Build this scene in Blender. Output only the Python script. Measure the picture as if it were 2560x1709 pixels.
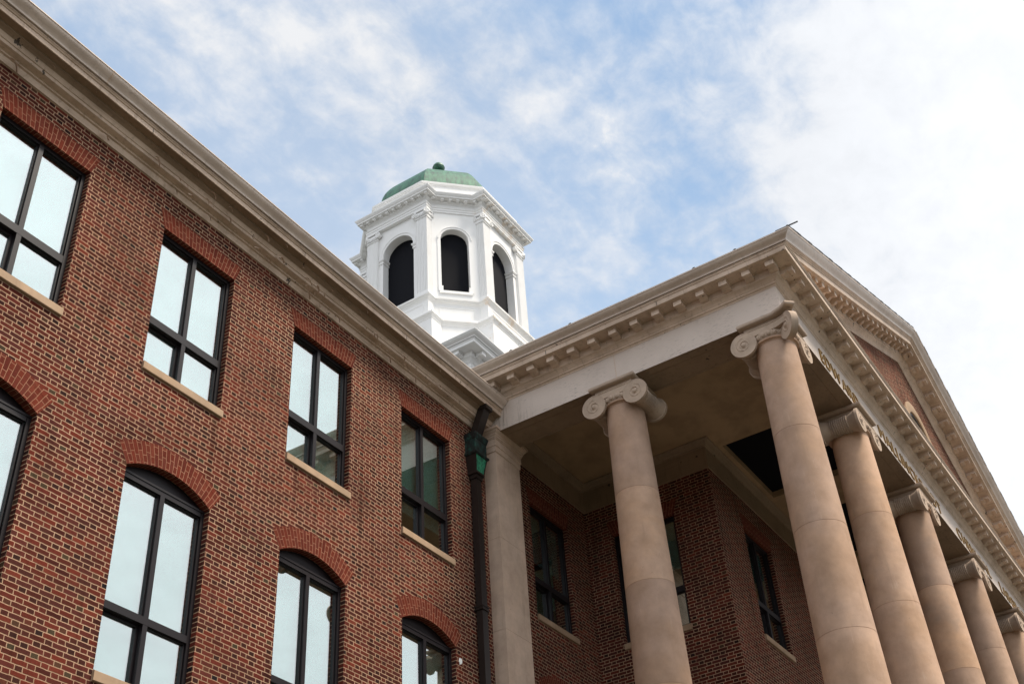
import bpy, bmesh, math, random
from mathutils import Vector, Matrix
random.seed(7)
for o in list(bpy.data.objects): bpy.data.objects.remove(o)
S = bpy.context.scene; COL = S.collection
R = math.radians

# ------------------------------------------------------------------ camera
cam = bpy.data.cameras.new('camera'); co = bpy.data.objects.new('camera', cam); COL.objects.link(co)
yaw, pit, rol = 1.0361420, 0.6652989, -0.0745153
fw = Vector((math.sin(yaw)*math.cos(pit), math.cos(yaw)*math.cos(pit), math.sin(pit)))
r0 = Vector((math.cos(yaw), -math.sin(yaw), 0)); u0 = r0.cross(fw)
rr = r0*math.cos(rol)+u0*math.sin(rol); uu = -r0*math.sin(rol)+u0*math.cos(rol)
m = Matrix.Identity(4)
for i in range(3): m[i][0] = rr[i]; m[i][1] = uu[i]; m[i][2] = -fw[i]
m[0][3], m[1][3], m[2][3] = 0, -11.1393, 1.6
co.matrix_world = m
cam.sensor_width = 36; cam.sensor_fit = 'HORIZONTAL'; cam.lens = 3043.615/2560*36; cam.clip_end = 3000; cam.clip_start = .1
S.camera = co
S.view_settings.view_transform = 'Standard'; S.view_settings.look = 'None'
S.view_settings.gamma = 1; S.view_settings.exposure = 0.25

# ------------------------------------------------------------------ node helper
class NT:
    def __init__(s, tree): s.t = tree; s.n = tree.nodes; s.l = tree.links
    def new(s, ty, **k):
        n = s.n.new(ty)
        for a, v in k.items(): setattr(n, a, v)
        return n
    def put(s, sock, v):
        if isinstance(v, (int, float)): sock.default_value = v
        elif isinstance(v, (tuple, list)): sock.default_value = tuple(v) if len(v) == len(sock.default_value) else tuple(v)+(1,)
        else: s.l.new(v, sock)
    def m(s, op, a, b=None, c=None, clamp=False):
        n = s.new('ShaderNodeMath', operation=op); n.use_clamp = clamp
        s.put(n.inputs[0], a)
        if b is not None: s.put(n.inputs[1], b)
        if c is not None: s.put(n.inputs[2], c)
        return n.outputs[0]
    def vm(s, op, a, b=None):
        n = s.new('ShaderNodeVectorMath', operation=op); s.put(n.inputs[0], a)
        if b is not None: s.put(n.inputs[1], b)
        return n.outputs['Value'] if op == 'DOT_PRODUCT' else n.outputs[0]
    def xyz(s, a):
        n = s.new('ShaderNodeSeparateXYZ'); s.put(n.inputs[0], a); return n.outputs
    def comb(s, x, y, z):
        n = s.new('ShaderNodeCombineXYZ'); s.put(n.inputs[0], x); s.put(n.inputs[1], y); s.put(n.inputs[2], z); return n.outputs[0]
    def noise(s, vec, scale, detail=4, rough=.55, dist=0):
        n = s.new('ShaderNodeTexNoise'); s.put(n.inputs['Vector'], vec); n.inputs['Scale'].default_value = scale
        n.inputs['Detail'].default_value = detail; n.inputs['Roughness'].default_value = rough; n.inputs['Distortion'].default_value = dist
        return n.outputs[0]
    def ss(s, v, a, b, lo=0, hi=1):
        n = s.new('ShaderNodeMapRange', interpolation_type='SMOOTHSTEP'); s.put(n.inputs[0], v)
        n.inputs[1].default_value = a; n.inputs[2].default_value = b; n.inputs[3].default_value = lo; n.inputs[4].default_value = hi
        return n.outputs[0]
    def mix(s, f, a, b, mode='MIX'):
        n = s.new('ShaderNodeMix', data_type='RGBA', blend_type=mode); s.put(n.inputs[0], f); s.put(n.inputs[6], a); s.put(n.inputs[7], b)
        return n.outputs[2]
    def ramp(s, f, stops, interp='LINEAR'):
        n = s.new('ShaderNodeValToRGB'); s.put(n.inputs[0], f); e = n.color_ramp; e.interpolation = interp
        while len(e.elements) > 1: e.elements.remove(e.elements[-1])
        e.elements[0].position = stops[0][0]; e.elements[0].color = tuple(stops[0][1])+(1,)
        for p, c in stops[1:]:
            q = e.elements.new(p); q.color = tuple(c)+(1,)
        return n.outputs[0]
    def bump(s, h, strength, dist):
        n = s.new('ShaderNodeBump'); s.put(n.inputs['Height'], h); n.inputs['Strength'].default_value = strength
        n.inputs['Distance'].default_value = dist; return n.outputs[0]

# ------------------------------------------------------------------ sky and sun
SUN_AZ = Vector((0.25, -0.97)).normalized(); SUN_EL = R(60)
SUNV = (SUN_AZ.x*math.cos(SUN_EL), SUN_AZ.y*math.cos(SUN_EL), math.sin(SUN_EL))
w = bpy.data.worlds.new('World'); S.world = w; w.use_nodes = True
T = NT(w.node_tree); T.n.clear()
sky = T.new('ShaderNodeTexSky', sky_type='NISHITA'); sky.sun_disc = False; sky.sun_elevation = SUN_EL
sky.sun_rotation = math.atan2(SUN_AZ.x, SUN_AZ.y); sky.air_density = 1.0; sky.dust_density = .6
tc = T.new('ShaderNodeTexCoord').outputs['Generated']
dx, dy, dz = T.xyz(tc)
den = T.m('ADD', T.m('MAXIMUM', dz, 0), .12)
pv = T.comb(T.m('DIVIDE', dx, den), T.m('DIVIDE', dy, den), 0)
db = T.vm('DOT_PRODUCT', tc, (.42, .50, .757))
blue = T.ss(db, .75, .965)
big = T.noise(pv, 1.9, 4, .5, .05)
mid = T.noise(T.vm('ADD', pv, (3.1, 1.7, 0)), 5.2, 7, .6, .12)
fine = T.noise(T.vm('MULTIPLY', T.vm('ADD', pv, (1.3, 4.2, 0)), (1.0, 1.25, 1)), 17, 8, .60, .25)
soft = T.m('ADD', T.m('ADD', T.m('MULTIPLY', big, .34), T.m('MULTIPLY', mid, .38)), T.m('MULTIPLY', fine, .28))
c1 = T.ss(T.m('ADD', soft, T.m('MULTIPLY', T.m('SUBTRACT', 1, blue), .31)), .435, .65)
zone = T.ss(T.vm('DOT_PRODUCT', tc, (.578, .245, .778)), .972, .997)
low = T.ss(T.vm('DOT_PRODUCT', tc, (.50, .50, .70)), .94, .997)
c2 = T.m('MULTIPLY', T.ss(T.m('ADD', T.m('MULTIPLY', mid, .55), T.m('MULTIPLY', fine, .45)), .46, .66), zone)
cov = T.m('MAXIMUM', T.m('ADD', T.m('MULTIPLY', c1, .80), T.m('MULTIPLY', T.m('ADD', .14, T.m('MULTIPLY', low, .26)), 1)), T.m('MULTIPLY', c2, 1.0), clamp=True)
cov = T.m('MAXIMUM', cov, T.ss(blue, .30, -.1))
west = T.ss(dx, .05, -.7)
cov = T.m('MULTIPLY', cov, T.m('SUBTRACT', 1, T.m('MULTIPLY', west, .15)))
skyc = T.mix(.7, sky.outputs[0], (2.6, 4.7, 7.7))
lo = T.ss(dz, .45, .80)
blue_c = T.mix(lo, (4.4, 5.9, 7.9), skyc)
sund = T.vm('DOT_PRODUCT', tc, SUNV)
glow = T.m('MULTIPLY', T.m('POWER', T.m('MAXIMUM', sund, 0), 7), 6.5)
white_v = T.m('ADD', T.m('ADD', 7.2, T.m('MULTIPLY', T.ss(db, .94, .76), 2.1)), glow)
white_v = T.m('MULTIPLY', white_v, T.m('ADD', 1, T.m('MULTIPLY', west, .25)))
wv = T.m('MULTIPLY', white_v, T.ss(T.m('ADD', T.m('MULTIPLY', mid, .5), T.m('MULTIPLY', fine, .5)), .32, .66, .93, 1.05))
white = T.comb(T.m('MULTIPLY', wv, .965), T.m('MULTIPLY', wv, .98), T.m('MULTIPLY', wv, 1.01))
skyf = T.mix(cov, blue_c, white)
bg = T.new('ShaderNodeBackground'); T.put(bg.inputs[0], skyf); bg.inputs[1].default_value = .1
T.l.new(bg.outputs[0], T.new('ShaderNodeOutputWorld').inputs[0])
sun = bpy.data.lights.new('sun', 'SUN'); sun.energy = 4.3; sun.angle = R(16); sun.color = (1, .90, .76)
so = bpy.data.objects.new('sun', sun); COL.objects.link(so)
sd = Vector((SUN_AZ.x*math.cos(SUN_EL), SUN_AZ.y*math.cos(SUN_EL), math.sin(SUN_EL)))
so.rotation_euler = sd.to_track_quat('Z', 'Y').to_euler(); so.location = (0, -30, 40)

# ------------------------------------------------------------------ materials
def mat(name, fn):
    ma = bpy.data.materials.new(name); ma.use_nodes = True; t = NT(ma.node_tree); t.n.clear()
    out = t.new('ShaderNodeOutputMaterial'); b = t.new('ShaderNodeBsdfPrincipled')
    t.l.new(b.outputs[0], out.inputs[0]); fn(t, b, out); return ma
def objco(t): return t.new('ShaderNodeTexCoord').outputs['Object']
def pos(t): return t.new('ShaderNodeNewGeometry').outputs['Position']

def brick(joint, ramp_s, ramp_h, mortar, P=.32, CH=.068):
    def fn(t, b, out):
        uv = t.new('ShaderNodeUVMap').outputs[0]
        wob = t.noise(uv, 9, 3); wob2 = t.noise(t.vm('ADD', uv, (7, 3, 0)), 30, 2)
        ux, uy, _ = t.xyz(uv)
        x = t.m('ADD', ux, t.m('MULTIPLY', t.m('SUBTRACT', wob2, .5), .012))
        y = t.m('ADD', uy, t.m('MULTIPLY', t.m('SUBTRACT', wob, .5), .016))
        v = t.m('DIVIDE', y, CH); row = t.m('FLOOR', v); fv = t.m('FRACT', v)
        rnd = t.new('ShaderNodeTexWhiteNoise', noise_dimensions='1D'); t.put(rnd.inputs['W'], row)
        odd = t.m('MODULO', t.m('ABSOLUTE', row), 2)
        q = t.m('ADD', t.m('ADD', t.m('DIVIDE', x, P), t.m('MULTIPLY', odd, .5)), t.m('MULTIPLY', rnd.outputs[0], .05))
        cell = t.m('FLOOR', q); f = t.m('MULTIPLY', t.m('FRACT', q), P)
        st = .6667*P; hd = t.m('GREATER_THAN', f, st)
        loc = t.m('SUBTRACT', f, t.m('MULTIPLY', hd, st)); wd = t.m('SUBTRACT', st, t.m('MULTIPLY', hd, st-(P-st)))
        ex = t.m('MINIMUM', loc, t.m('SUBTRACT', wd, loc)); ey = t.m('MULTIPLY', t.m('MINIMUM', fv, t.m('SUBTRACT', 1, fv)), CH)
        e = t.m('MINIMUM', ex, ey)
        br = t.ss(e, joint*.5-.0022, joint*.5+.0022)
        wn = t.new('ShaderNodeTexWhiteNoise', noise_dimensions='3D')
        t.put(wn.inputs['Vector'], t.comb(cell, row, hd)); rv = wn.outputs[0]
        rv2 = t.m('ADD', t.m('MULTIPLY', rv, .92), t.m('MULTIPLY', t.noise(uv, .7, 3), .08))
        cs = t.ramp(rv2, ramp_s); ch = t.ramp(rv2, ramp_h)
        c = t.mix(hd, cs, ch)
        g = t.noise(uv, 45, 5, .7)
        c = t.mix(.55, c, t.mix(1, c, t.ramp(g, [(.25, (.45, .45, .45)), (.75, (1.45, 1.4, 1.4))]), 'MULTIPLY'))
        big = t.noise(uv, .45, 6, .62); c = t.mix(1, c, t.ramp(big, [(.32, (.72, .72, .74)), (.5, (1, 1, 1)), (.68, (1.26, 1.18, 1.12))]), 'MULTIPLY')
        mc = t.mix(1, mortar, t.ramp(t.noise(uv, 14, 5, .7), [(.3, (.66, .66, .66)), (.7, (1.12, 1.12, 1.12))]), 'MULTIPLY')
        mc = t.mix(1, mc, t.ramp(t.noise(uv, .8, 5, .6), [(.35, (.68, .66, .64)), (.6, (1.05, 1.05, 1.05))]), 'MULTIPLY')
        strk = t.ss(t.noise(t.vm('MULTIPLY', uv, (3.2, .35, 1)), 1.3, 5, .65), .52, .70, 1, .70)
        t.put(b.inputs['Base Color'], t.mix(1, t.mix(br, mc, c), t.comb(strk, strk, strk), 'MULTIPLY'))
        b.inputs['Roughness'].default_value = .95; b.inputs['Specular IOR Level'].default_value = .04
        t.put(b.inputs['Normal'], t.bump(t.m('ADD', br, t.m('MULTIPLY', g, .35)), .55, .006))
    return fn
M = {}
M['brick'] = mat('brick_flemish', brick(.0118,
    [(0, (0.042, 0.014, 0.012)), (.18, (0.074, 0.021, 0.015)), (.42, (0.121, 0.026, 0.017)), (.65, (0.089, 0.026, 0.021)), (.85, (0.058, 0.021, 0.017)), (.93, (0.141, 0.033, 0.021)), (1, (0.161, 0.045, 0.027))],
    [(0, (0.008, 0.008, 0.013)), (.035, (0.013, 0.013, 0.016)), (.06, (0.032, 0.016, 0.014)), (.28, (0.049, 0.019, 0.015)), (.50, (0.071, 0.022, 0.017)), (.84, (0.111, 0.027, 0.019)), (.94, (0.058, 0.041, 0.025)), (1, (0.047, 0.041, 0.027))],
    (0.50, 0.33, 0.22)))
M['brick_arch'] = mat('brick_gauged', brick(.0075,
    [(0, (0.099, 0.024, 0.017)), (.35, (0.151, 0.033, 0.020)), (.7, (0.123, 0.033, 0.023)), (1, (0.167, 0.043, 0.026))],
    [(0, (0.096, 0.023, 0.016)), (.5, (0.147, 0.033, 0.020)), (1, (0.120, 0.033, 0.022))],
    (0.397, 0.204, 0.129)))
def paint(base, dirt, spot=.0, rough=.62, grey=0.25, streak=True, bumpv=.25):
    def fn(t, b, out):
        p = pos(t)
        n1 = t.noise(p, 1.3, 6, .6); n2 = t.noise(t.vm('MULTIPLY', p, (9, 9, 1.2)), 1.5, 5, .65); n3 = t.noise(p, 26, 4, .6)
        c = t.mix(t.ss(n1, .40, .68, 0, min(.8, grey*1.8)), base, dirt)
        hs = t.noise(t.vm('MULTIPLY', p, (1.1, 1.1, 34)), 1.4, 5, .65); c = t.mix(t.ss(hs, .52, .66, 0, .40), c, dirt)
        if streak: c = t.mix(t.ss(n2, .52, .70, 0, .50), c, dirt)
        c = t.mix(t.ss(n3, .55, .75, 0, .10), c, dirt)
        if spot:
            sp = t.m('MULTIPLY', t.ss(t.noise(p, 6.5, 4, .62), .665, .68), t.ss(t.noise(p, 1.1, 2), .45, .53))
            c = t.mix(t.m('MULTIPLY', sp, spot), c, (.045, .035, .03))
        t.put(b.inputs['Base Color'], c); b.inputs['Roughness'].default_value = rough; b.inputs['Specular IOR Level'].default_value = .3
        t.put(b.inputs['Normal'], t.bump(t.m('ADD', n3, t.m('MULTIPLY', n1, 2)), bumpv, .004))
    return fn
M['trim'] = mat('trim_paint', paint((0.642, 0.501, 0.393), (0.308, 0.222, 0.158), .9))
M['gutter'] = mat('gutter_metal', paint((.66, .555, .475), (.42, .34, .285), 0, .34, .22))
M['soffit'] = mat('soffit_shade_brown', paint((.30, .215, .145), (.17, .12, .08), .95))  # darker brown than the trim; underside shade is put into the colour
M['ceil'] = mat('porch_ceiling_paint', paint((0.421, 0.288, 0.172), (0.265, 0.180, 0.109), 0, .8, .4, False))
M['frieze'] = mat('frieze_paint', None or (lambda t, b, out: frieze_fn(t, b, out))) if False else None
def frieze_fn(t, b, out):
    p = pos(t)
    n1 = t.noise(p, 1.1, 6, .6)
    c = t.mix(t.ss(n1, .40, .75, 0, .30), (.62, .53, .465), (.42, .345, .29))
    st = t.noise(t.vm('MULTIPLY', p, (4, 4, 42)), 2.2, 4, .6)
    st2 = t.noise(t.vm('MULTIPLY', p, (26, 26, 1.4)), 1.0, 4, .6)
    z = t.xyz(p)
    wear = t.m('MULTIPLY', t.ss(st, .595, .64), t.ss(t.noise(p, 1.6, 3), .40, .6))
    low = t.m('MULTIPLY', t.ss(z[2], 15.62, 15.38), t.ss(t.noise(t.vm('MULTIPLY', p, (3, 3, 12)), 1.6, 5, .7), .60, .66))
    c = t.mix(t.m('MULTIPLY', t.m('MAXIMUM', wear, low), .62), c, (.16, .14, .13))
    c = t.mix(t.m('MULTIPLY', t.ss(st2, .58, .66, 0, .55), t.ss(z[1], -1.6, -.4)), c, (.22, .17, .13))
    t.put(b.inputs['Base Color'], c); b.inputs['Roughness'].default_value = .6; b.inputs['Specular IOR Level'].default_value = .3
    t.put(b.inputs['Normal'], t.bump(t.m('ADD', wear, n1), .2, .003))
M['frieze'] = mat('frieze_paint', frieze_fn)
def stone(base, alt, dark, drums=False):
    def fn(t, b, out):
        p = objco(t); wp = pos(t); z = t.xyz(wp)
        oi = t.new('ShaderNodeObjectInfo').outputs['Random']
        sh = t.vm('ADD', wp, t.comb(t.m('MULTIPLY', oi, 37), 0, 0))
        n1 = t.noise(sh, .9, 5, .6); n2 = t.noise(t.vm('MULTIPLY', sh, (7, 7, .8)), 1.2, 5, .6); n3 = t.noise(sh, 60, 3, .6)
        c = t.mix(t.ss(n1, .35, .65), base, alt)
        c = t.mix(1, c, t.ramp(t.noise(sh, 2.6, 6, .68), [(.32, (.86, .85, .84)), (.5, (1, 1, 1)), (.68, (1.14, 1.13, 1.11))]), 'MULTIPLY')
        if drums:
            k = t.m('FLOOR', t.m('DIVIDE', t.m('SUBTRACT', z[2], 13.0), 1.87))
            wn = t.new('ShaderNodeTexWhiteNoise', noise_dimensions='2D'); t.put(wn.inputs['Vector'], t.comb(k, t.m('MULTIPLY', oi, 91), 0))
            c = t.mix(1, c, t.ramp(wn.outputs[0], [(0, (.80, .80, .82)), (.5, (1, .98, .96)), (1, (1.14, 1.08, 1.0))]), 'MULTIPLY')
            wv = t.new('ShaderNodeTexWave', wave_type='RINGS'); t.put(wv.inputs['Vector'], t.vm('ADD', sh, t.comb(0, 0, t.m('MULTIPLY', wn.outputs[0], 9)))); wv.inputs['Scale'].default_value = 1.2
            wv.inputs['Distortion'].default_value = 5; wv.inputs['Detail'].default_value = 3; wv.inputs['Detail Scale'].default_value = .7
            c = t.mix(t.m('MULTIPLY', t.m('MULTIPLY', t.m('POWER', wv.outputs[1], 3), t.m('GREATER_THAN', wn.outputs[0], .45)), .13), c, (.50, .36, .26))
        c = t.mix(t.ss(n2, .55, .78, 0, .42), c, dark)
        c = t.mix(t.m('MULTIPLY', t.ss(t.noise(sh, .55, 4, .6), .60, .74), .40), c, (.20, .175, .16))
        c = t.mix(t.ss(n3, .60, .8, 0, .30), c, (.62, .52, .44))
        dr = t.m('MULTIPLY', t.ss(t.noise(t.vm('MULTIPLY', sh, (22, 22, 1.6)), 1.0, 5, .7), .60, .70), t.ss(t.noise(sh, .8, 3), .45, .62))
        c = t.mix(t.m('MULTIPLY', dr, .30), c, (.66, .55, .46))
        sp = t.ss(t.noise(sh, 16, 3, .6), .70, .74)
        c = t.mix(t.m('MULTIPLY', sp, .35), c, (.16, .12, .09))
        t.put(b.inputs['Base Color'], c); b.inputs['Roughness'].default_value = .85; b.inputs['Specular IOR Level'].default_value = .1
        t.put(b.inputs['Normal'], t.bump(t.m('ADD', n3, n2), .18, .003))
    return fn
M['stone'] = mat('column_sandstone', stone((0.505, 0.353, 0.264), (0.452, 0.301, 0.206), (0.332, 0.226, 0.158), True))
M['capstone'] = mat('capital_stone', stone((0.459, 0.358, 0.280), (0.414, 0.319, 0.246), (0.224, 0.174, 0.134)))
M['pier'] = mat('pier_stone', stone((0.559, 0.421, 0.329), (0.501, 0.370, 0.282), (0.303, 0.226, 0.167)))
M['sill'] = mat('sill_stone', stone((.40, .285, .195), (.36, .25, .165), (.22, .155, .105)))
def white_fn(t, b, out):
    p = pos(t); z = t.xyz(p)
    n = t.noise(p, 1.5, 6, .65); n2 = t.noise(t.vm('MULTIPLY', p, (7, 7, 1)), 2.2, 4, .6)
    c = t.mix(t.ss(n, .5, .8, 0, .22), (.79, .79, .782), (.52, .505, .46))
    c = t.mix(t.ss(n2, .62, .78, 0, .25), c, (.56, .50, .40))
    t.put(b.inputs['Base Color'], c); b.inputs['Roughness'].default_value = .5
    bd = t.m('MULTIPLY', t.ss(t.m('FRACT', t.m('MULTIPLY', z[2], 6)), .94, 1.0), 1)
    t.put(b.inputs['Normal'], t.bump(t.m('SUBTRACT', n, bd), .15, .004))
M['white'] = mat('cupola_white_paint', white_fn)
def rust_white(t, b, out):
    white_fn(t, b, out)
    p = pos(t); z = t.xyz(p)
    src = b.inputs['Base Color'].links[0].from_socket
    f = t.m('MULTIPLY', t.ss(t.noise(t.vm('MULTIPLY', p, (1.3, 1.3, 1)), 1.6, 6, .7), .50, .72), t.ss(z[1], 5.6, 5.2))
    t.put(b.inputs['Base Color'], t.mix(t.m('MULTIPLY', f, .62), src, (.62, .40, .19)))
M['white_trim'] = mat('cupola_trim_paint', rust_white)
def copper(t, b, out):
    p = pos(t)
    n = t.noise(t.vm('MULTIPLY', p, (6, 6, .5)), 1.3, 6, .7); n1 = t.noise(p, 1.4, 5, .6); n2 = t.noise(p, 20, 4)
    c = t.ramp(n, [(.34, (0.010, 0.032, 0.024)), (.44, (0.018, 0.080, 0.052)), (.56, (0.030, 0.140, 0.080)), (.74, (0.072, 0.216, 0.128))])
    c = t.mix(t.ss(n1, .45, .75, 0, .5), c, (.05, .14, .09))
    t.put(b.inputs['Base Color'], c); b.inputs['Roughness'].default_value = .5; b.inputs['Metallic'].default_value = .1
    wv = t.m('FRACT', t.m('MULTIPLY', t.xyz(p)[2], 3.4))
    t.put(b.inputs['Normal'], t.bump(t.m('ADD', t.ss(wv, 0, .08), n2), .25, .006))
M['copper'] = mat('green_copper', copper)
def flat(c, r=.6, metal=0, spec=.5, nz=.25):
    def fn(t, b, out):
        n = t.noise(pos(t), 12, 5, .6)
        t.put(b.inputs['Base Color'], t.mix(t.ss(n, .35, .7, 0, nz), c, tuple(x*.55 for x in c)))
        b.inputs['Roughness'].default_value = r; b.inputs['Metallic'].default_value = metal; b.inputs['Specular IOR Level'].default_value = spec
        t.put(b.inputs['Normal'], t.bump(n, .08, .003))
    return fn
M['frame'] = mat('dark_bronze_frame', flat((.010, .007, .009), .45, 0, .3))
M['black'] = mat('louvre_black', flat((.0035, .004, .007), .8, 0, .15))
M['gold'] = mat('gilt_letters', flat((.34, .21, .07), .45, .4))
M['slate'] = mat('roof_slate', flat((.06, .06, .062), .75, 0, .3, .6))
M['room'] = mat('dark_room', flat((.07, .075, .075), .9))
M['metal'] = mat('dark_lead', flat((.05, .045, .042), .5, .3))
M['pipe'] = mat('pipe_brown_paint', flat((.020, .013, .011), .42, 0, .5, .5))
def head_fn(t, b, out):
    p = pos(t); n = t.noise(t.vm('MULTIPLY', p, (6, 6, 3)), 2.2, 5, .65)
    c = t.ramp(n, [(.46, (.008, .010, .010)), (.58, (.012, .040, .036)), (.72, (.03, .13, .10))])
    t.put(b.inputs['Base Color'], c); b.inputs['Roughness'].default_value = .5
M['head'] = mat('patinated_conductor', head_fn)
M['patina'] = mat('bright_patina', lambda t, b, o: (t.put(b.inputs['Base Color'], t.ramp(t.noise(t.vm('MULTIPLY', pos(t), (14, 14, 5)), 2.5, 5, .7), [(.36, (.010, .045, .03)), (.5, (.025, .20, .11)), (.68, (.07, .38, .20))])), b.inputs['Roughness'].__setattr__('default_value', .6)))
def blind_fn(t, b, out):
    p = pos(t); z = t.xyz(p)[2]
    f = t.m('ABSOLUTE', t.m('SUBTRACT', t.m('FRACT', t.m('MULTIPLY', z, 40)), .5))
    t.put(b.inputs['Base Color'], t.mix(t.ss(f, .30, .5), (.84, .87, .86), (.70, .75, .755)))
    b.inputs['Roughness'].default_value = .8
M['blind'] = mat('cellular_blind', blind_fn)
M['shade'] = mat('roller_shade', flat((.86, .89, .88), .85, 0, .2, .05))
def glass_fn(refl, tint):
    def fn(t, b, out):
        t.n.remove(b)
        n = t.noise(pos(t), 1.2, 2)
        g = t.new('ShaderNodeBsdfGlossy'); g.inputs['Color'].default_value = (.99, .985, .975, 1); g.inputs['Roughness'].default_value = .0
        tr = t.new('ShaderNodeBsdfTransparent'); tr.inputs['Color'].default_value = tint+(1,)
        lw = t.new('ShaderNodeLayerWeight'); lw.inputs[0].default_value = .3
        mx = t.new('ShaderNodeMixShader'); t.put(mx.inputs[0], t.m('ADD', t.m('MULTIPLY', lw.outputs['Fresnel'], .25), refl, clamp=True))
        t.l.new(tr.outputs[0], mx.inputs[1]); t.l.new(g.outputs[0], mx.inputs[2]); t.l.new(mx.outputs[0], out.inputs[0])
    return fn
M['glass'] = mat('window_glass', glass_fn(.46, (.64, .87, .85)))
def ground_fn(t, b, out):
    p = pos(t); n = t.noise(p, .25, 6, .6)
    t.put(b.inputs['Base Color'], t.ramp(n, [(.4, (.04, .038, .026)), (.6, (.07, .075, .05))])); b.inputs['Roughness'].default_value = .9
M['ground'] = mat('lawn_and_gravel', ground_fn)
M['granite'] = mat('dark_granite', flat((.075, .072, .07), .8))
M['path'] = mat('concrete_path', flat((.16, .155, .145), .9, 0, .3, .3))

# ------------------------------------------------------------------ mesh builder
class MB:
    def __init__(s): s.v = []; s.f = []; s.uv = {}
    def face(s, pts, uv=None):
        i = len(s.v); s.v += [tuple(p) for p in pts]; s.f.append(tuple(range(i, i+len(pts))))
        if uv: s.uv[len(s.f)-1] = uv
    def box(s, x0, x1, y0, y1, z0, z1):
        c = [(x, y, z) for z in (z0, z1) for y in (y0, y1) for x in (x0, x1)]
        for f in ((0, 2, 3, 1), (4, 5, 7, 6), (0, 1, 5, 4), (2, 6, 7, 3), (0, 4, 6, 2), (1, 3, 7, 5)): s.face([c[k] for k in f])
    def grid(s, G, cu=False, cv=False):
        nu, nv = len(G), len(G[0]); b = len(s.v)
        for r_ in G: s.v += [tuple(p) for p in r_]
        for i in range(nu if cu else nu-1):
            for j in range(nv if cv else nv-1):
                a, a2, c, c2 = i*nv+j, i*nv+(j+1) % nv, ((i+1) % nu)*nv+j, ((i+1) % nu)*nv+(j+1) % nv
                s.f.append((b+a, b+c, b+c2, b+a2))
    def prism(s, poly, fn0, fn1):
        a = [fn0(*p) for p in poly]; b = [fn1(*p) for p in poly]
        s.face(a[::-1]); s.face(b)
        n = len(poly)
        for i in range(n): s.face([a[i], a[(i+1) % n], b[(i+1) % n], b[i]])
    def sweep(s, path, prof, closed=False, skip=(), side=1, caps=False):
        # path: plan points; profile: (outward, z); outward is to the right of travel when side=1
        n = len(path); offs = []
        def nrm(i, j):
            dx, dy = path[j][0]-path[i][0], path[j][1]-path[i][1]; L = math.hypot(dx, dy); return (side*dy/L, -side*dx/L)
        for i in range(n):
            if closed or 0 < i < n-1:
                a = nrm((i-1) % n, i); b = nrm(i, (i+1) % n); k = 1+a[0]*b[0]+a[1]*b[1]; offs.append(((a[0]+b[0])/k, (a[1]+b[1])/k))
            elif i == 0: offs.append(nrm(0, 1))
            else: offs.append(nrm(n-2, n-1))
        G = [[(path[i][0]+offs[i][0]*t, path[i][1]+offs[i][1]*t, z) for t, z in prof] for i in range(n)]
        for i in range(n if closed else n-1):
            if i in skip: continue
            A, B = G[i], G[(i+1) % n]
            for j in range(len(prof)-1): s.face([A[j], B[j], B[j+1], A[j+1]])
        if caps and not closed: s.face(G[0]); s.face(G[-1][::-1])
    def lathe(s, prof, cx, cy, seg=48, axis='z', cz=0):
        G = []
        for i in range(seg):
            a = 2*math.pi*i/seg; ca, sa = math.cos(a), math.sin(a)
            if axis == 'z': G.append([(cx+r_*ca, cy+r_*sa, z) for r_, z in prof])
            elif axis == 'y': G.append([(cx+r_*ca, cy+z, cz+r_*sa) for r_, z in prof])
            else: G.append([(cx+z, cy+r_*ca, cz+r_*sa) for r_, z in prof])
        s.grid(G, cu=True)
    def ell(s, c, r, nu=10, nv=7):
        G = []
        for i in range(nu):
            a = 2*math.pi*i/nu
            G.append([(c[0]+r[0]*math.cos(a)*math.sin(math.pi*j/nv), c[1]+r[1]*math.sin(a)*math.sin(math.pi*j/nv), c[2]+r[2]*math.cos(math.pi*j/nv)) for j in range(nv+1)])
        s.grid(G, cu=True)
    def build(s, name, ma, parent=None, smooth=None, loc=None, merge=True, **tags):
        me = bpy.data.meshes.new(name); me.from_pydata(s.v, [], s.f)
        uvl = me.uv_layers.new(name='UVMap')
        for p in me.polygons:
            cu = s.uv.get(p.index); n = p.normal
            for k, li in enumerate(p.loop_indices):
                if cu: uvl.data[li].uv = cu[k]; continue
                c = me.vertices[me.loops[li].vertex_index].co
                if abs(n.z) > .75: uvl.data[li].uv = (c.x, c.y)
                elif abs(n.y) >= abs(n.x): uvl.data[li].uv = (c.x, c.z)
                else: uvl.data[li].uv = (c.y+.1, c.z)
        bm = bmesh.new(); bm.from_mesh(me)
        if merge: bmesh.ops.remove_doubles(bm, verts=bm.verts, dist=2e-5)
        bmesh.ops.dissolve_degenerate(bm, dist=1e-6, edges=bm.edges)
        bmesh.ops.recalc_face_normals(bm, faces=bm.faces)
        bm.to_mesh(me); bm.free()
        me.materials.append(M[ma])
        if smooth is not None:
            for p in me.polygons: p.use_smooth = True
            me.set_sharp_from_angle(angle=R(smooth))
        o = bpy.data.objects.new(name, me); COL.objects.link(o)
        if parent: o.parent = parent
        if loc: o.location = loc
        for k, v in tags.items(): o[k] = v
        return o
def thing(name, label, cat, loc=(0, 0, 0), group=None):
    o = bpy.data.objects.new(name, None); COL.objects.link(o); o.location = loc
    o['label'] = label; o['category'] = cat
    if group: o['group'] = group
    o.empty_display_size = .3
    return o
def copy_obj(o, parent=None, loc=None):
    c = o.copy(); COL.objects.link(c); c.parent = parent
    if loc is not None: c.location = loc
    return c
def copy_tree(o, parent=None, loc=None, rotz=None):
    c = copy_obj(o, parent, loc)
    if rotz is not None: c.rotation_euler = (0, 0, rotz)
    for ch in list(o.children): copy_tree(ch, c)
    return c

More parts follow.
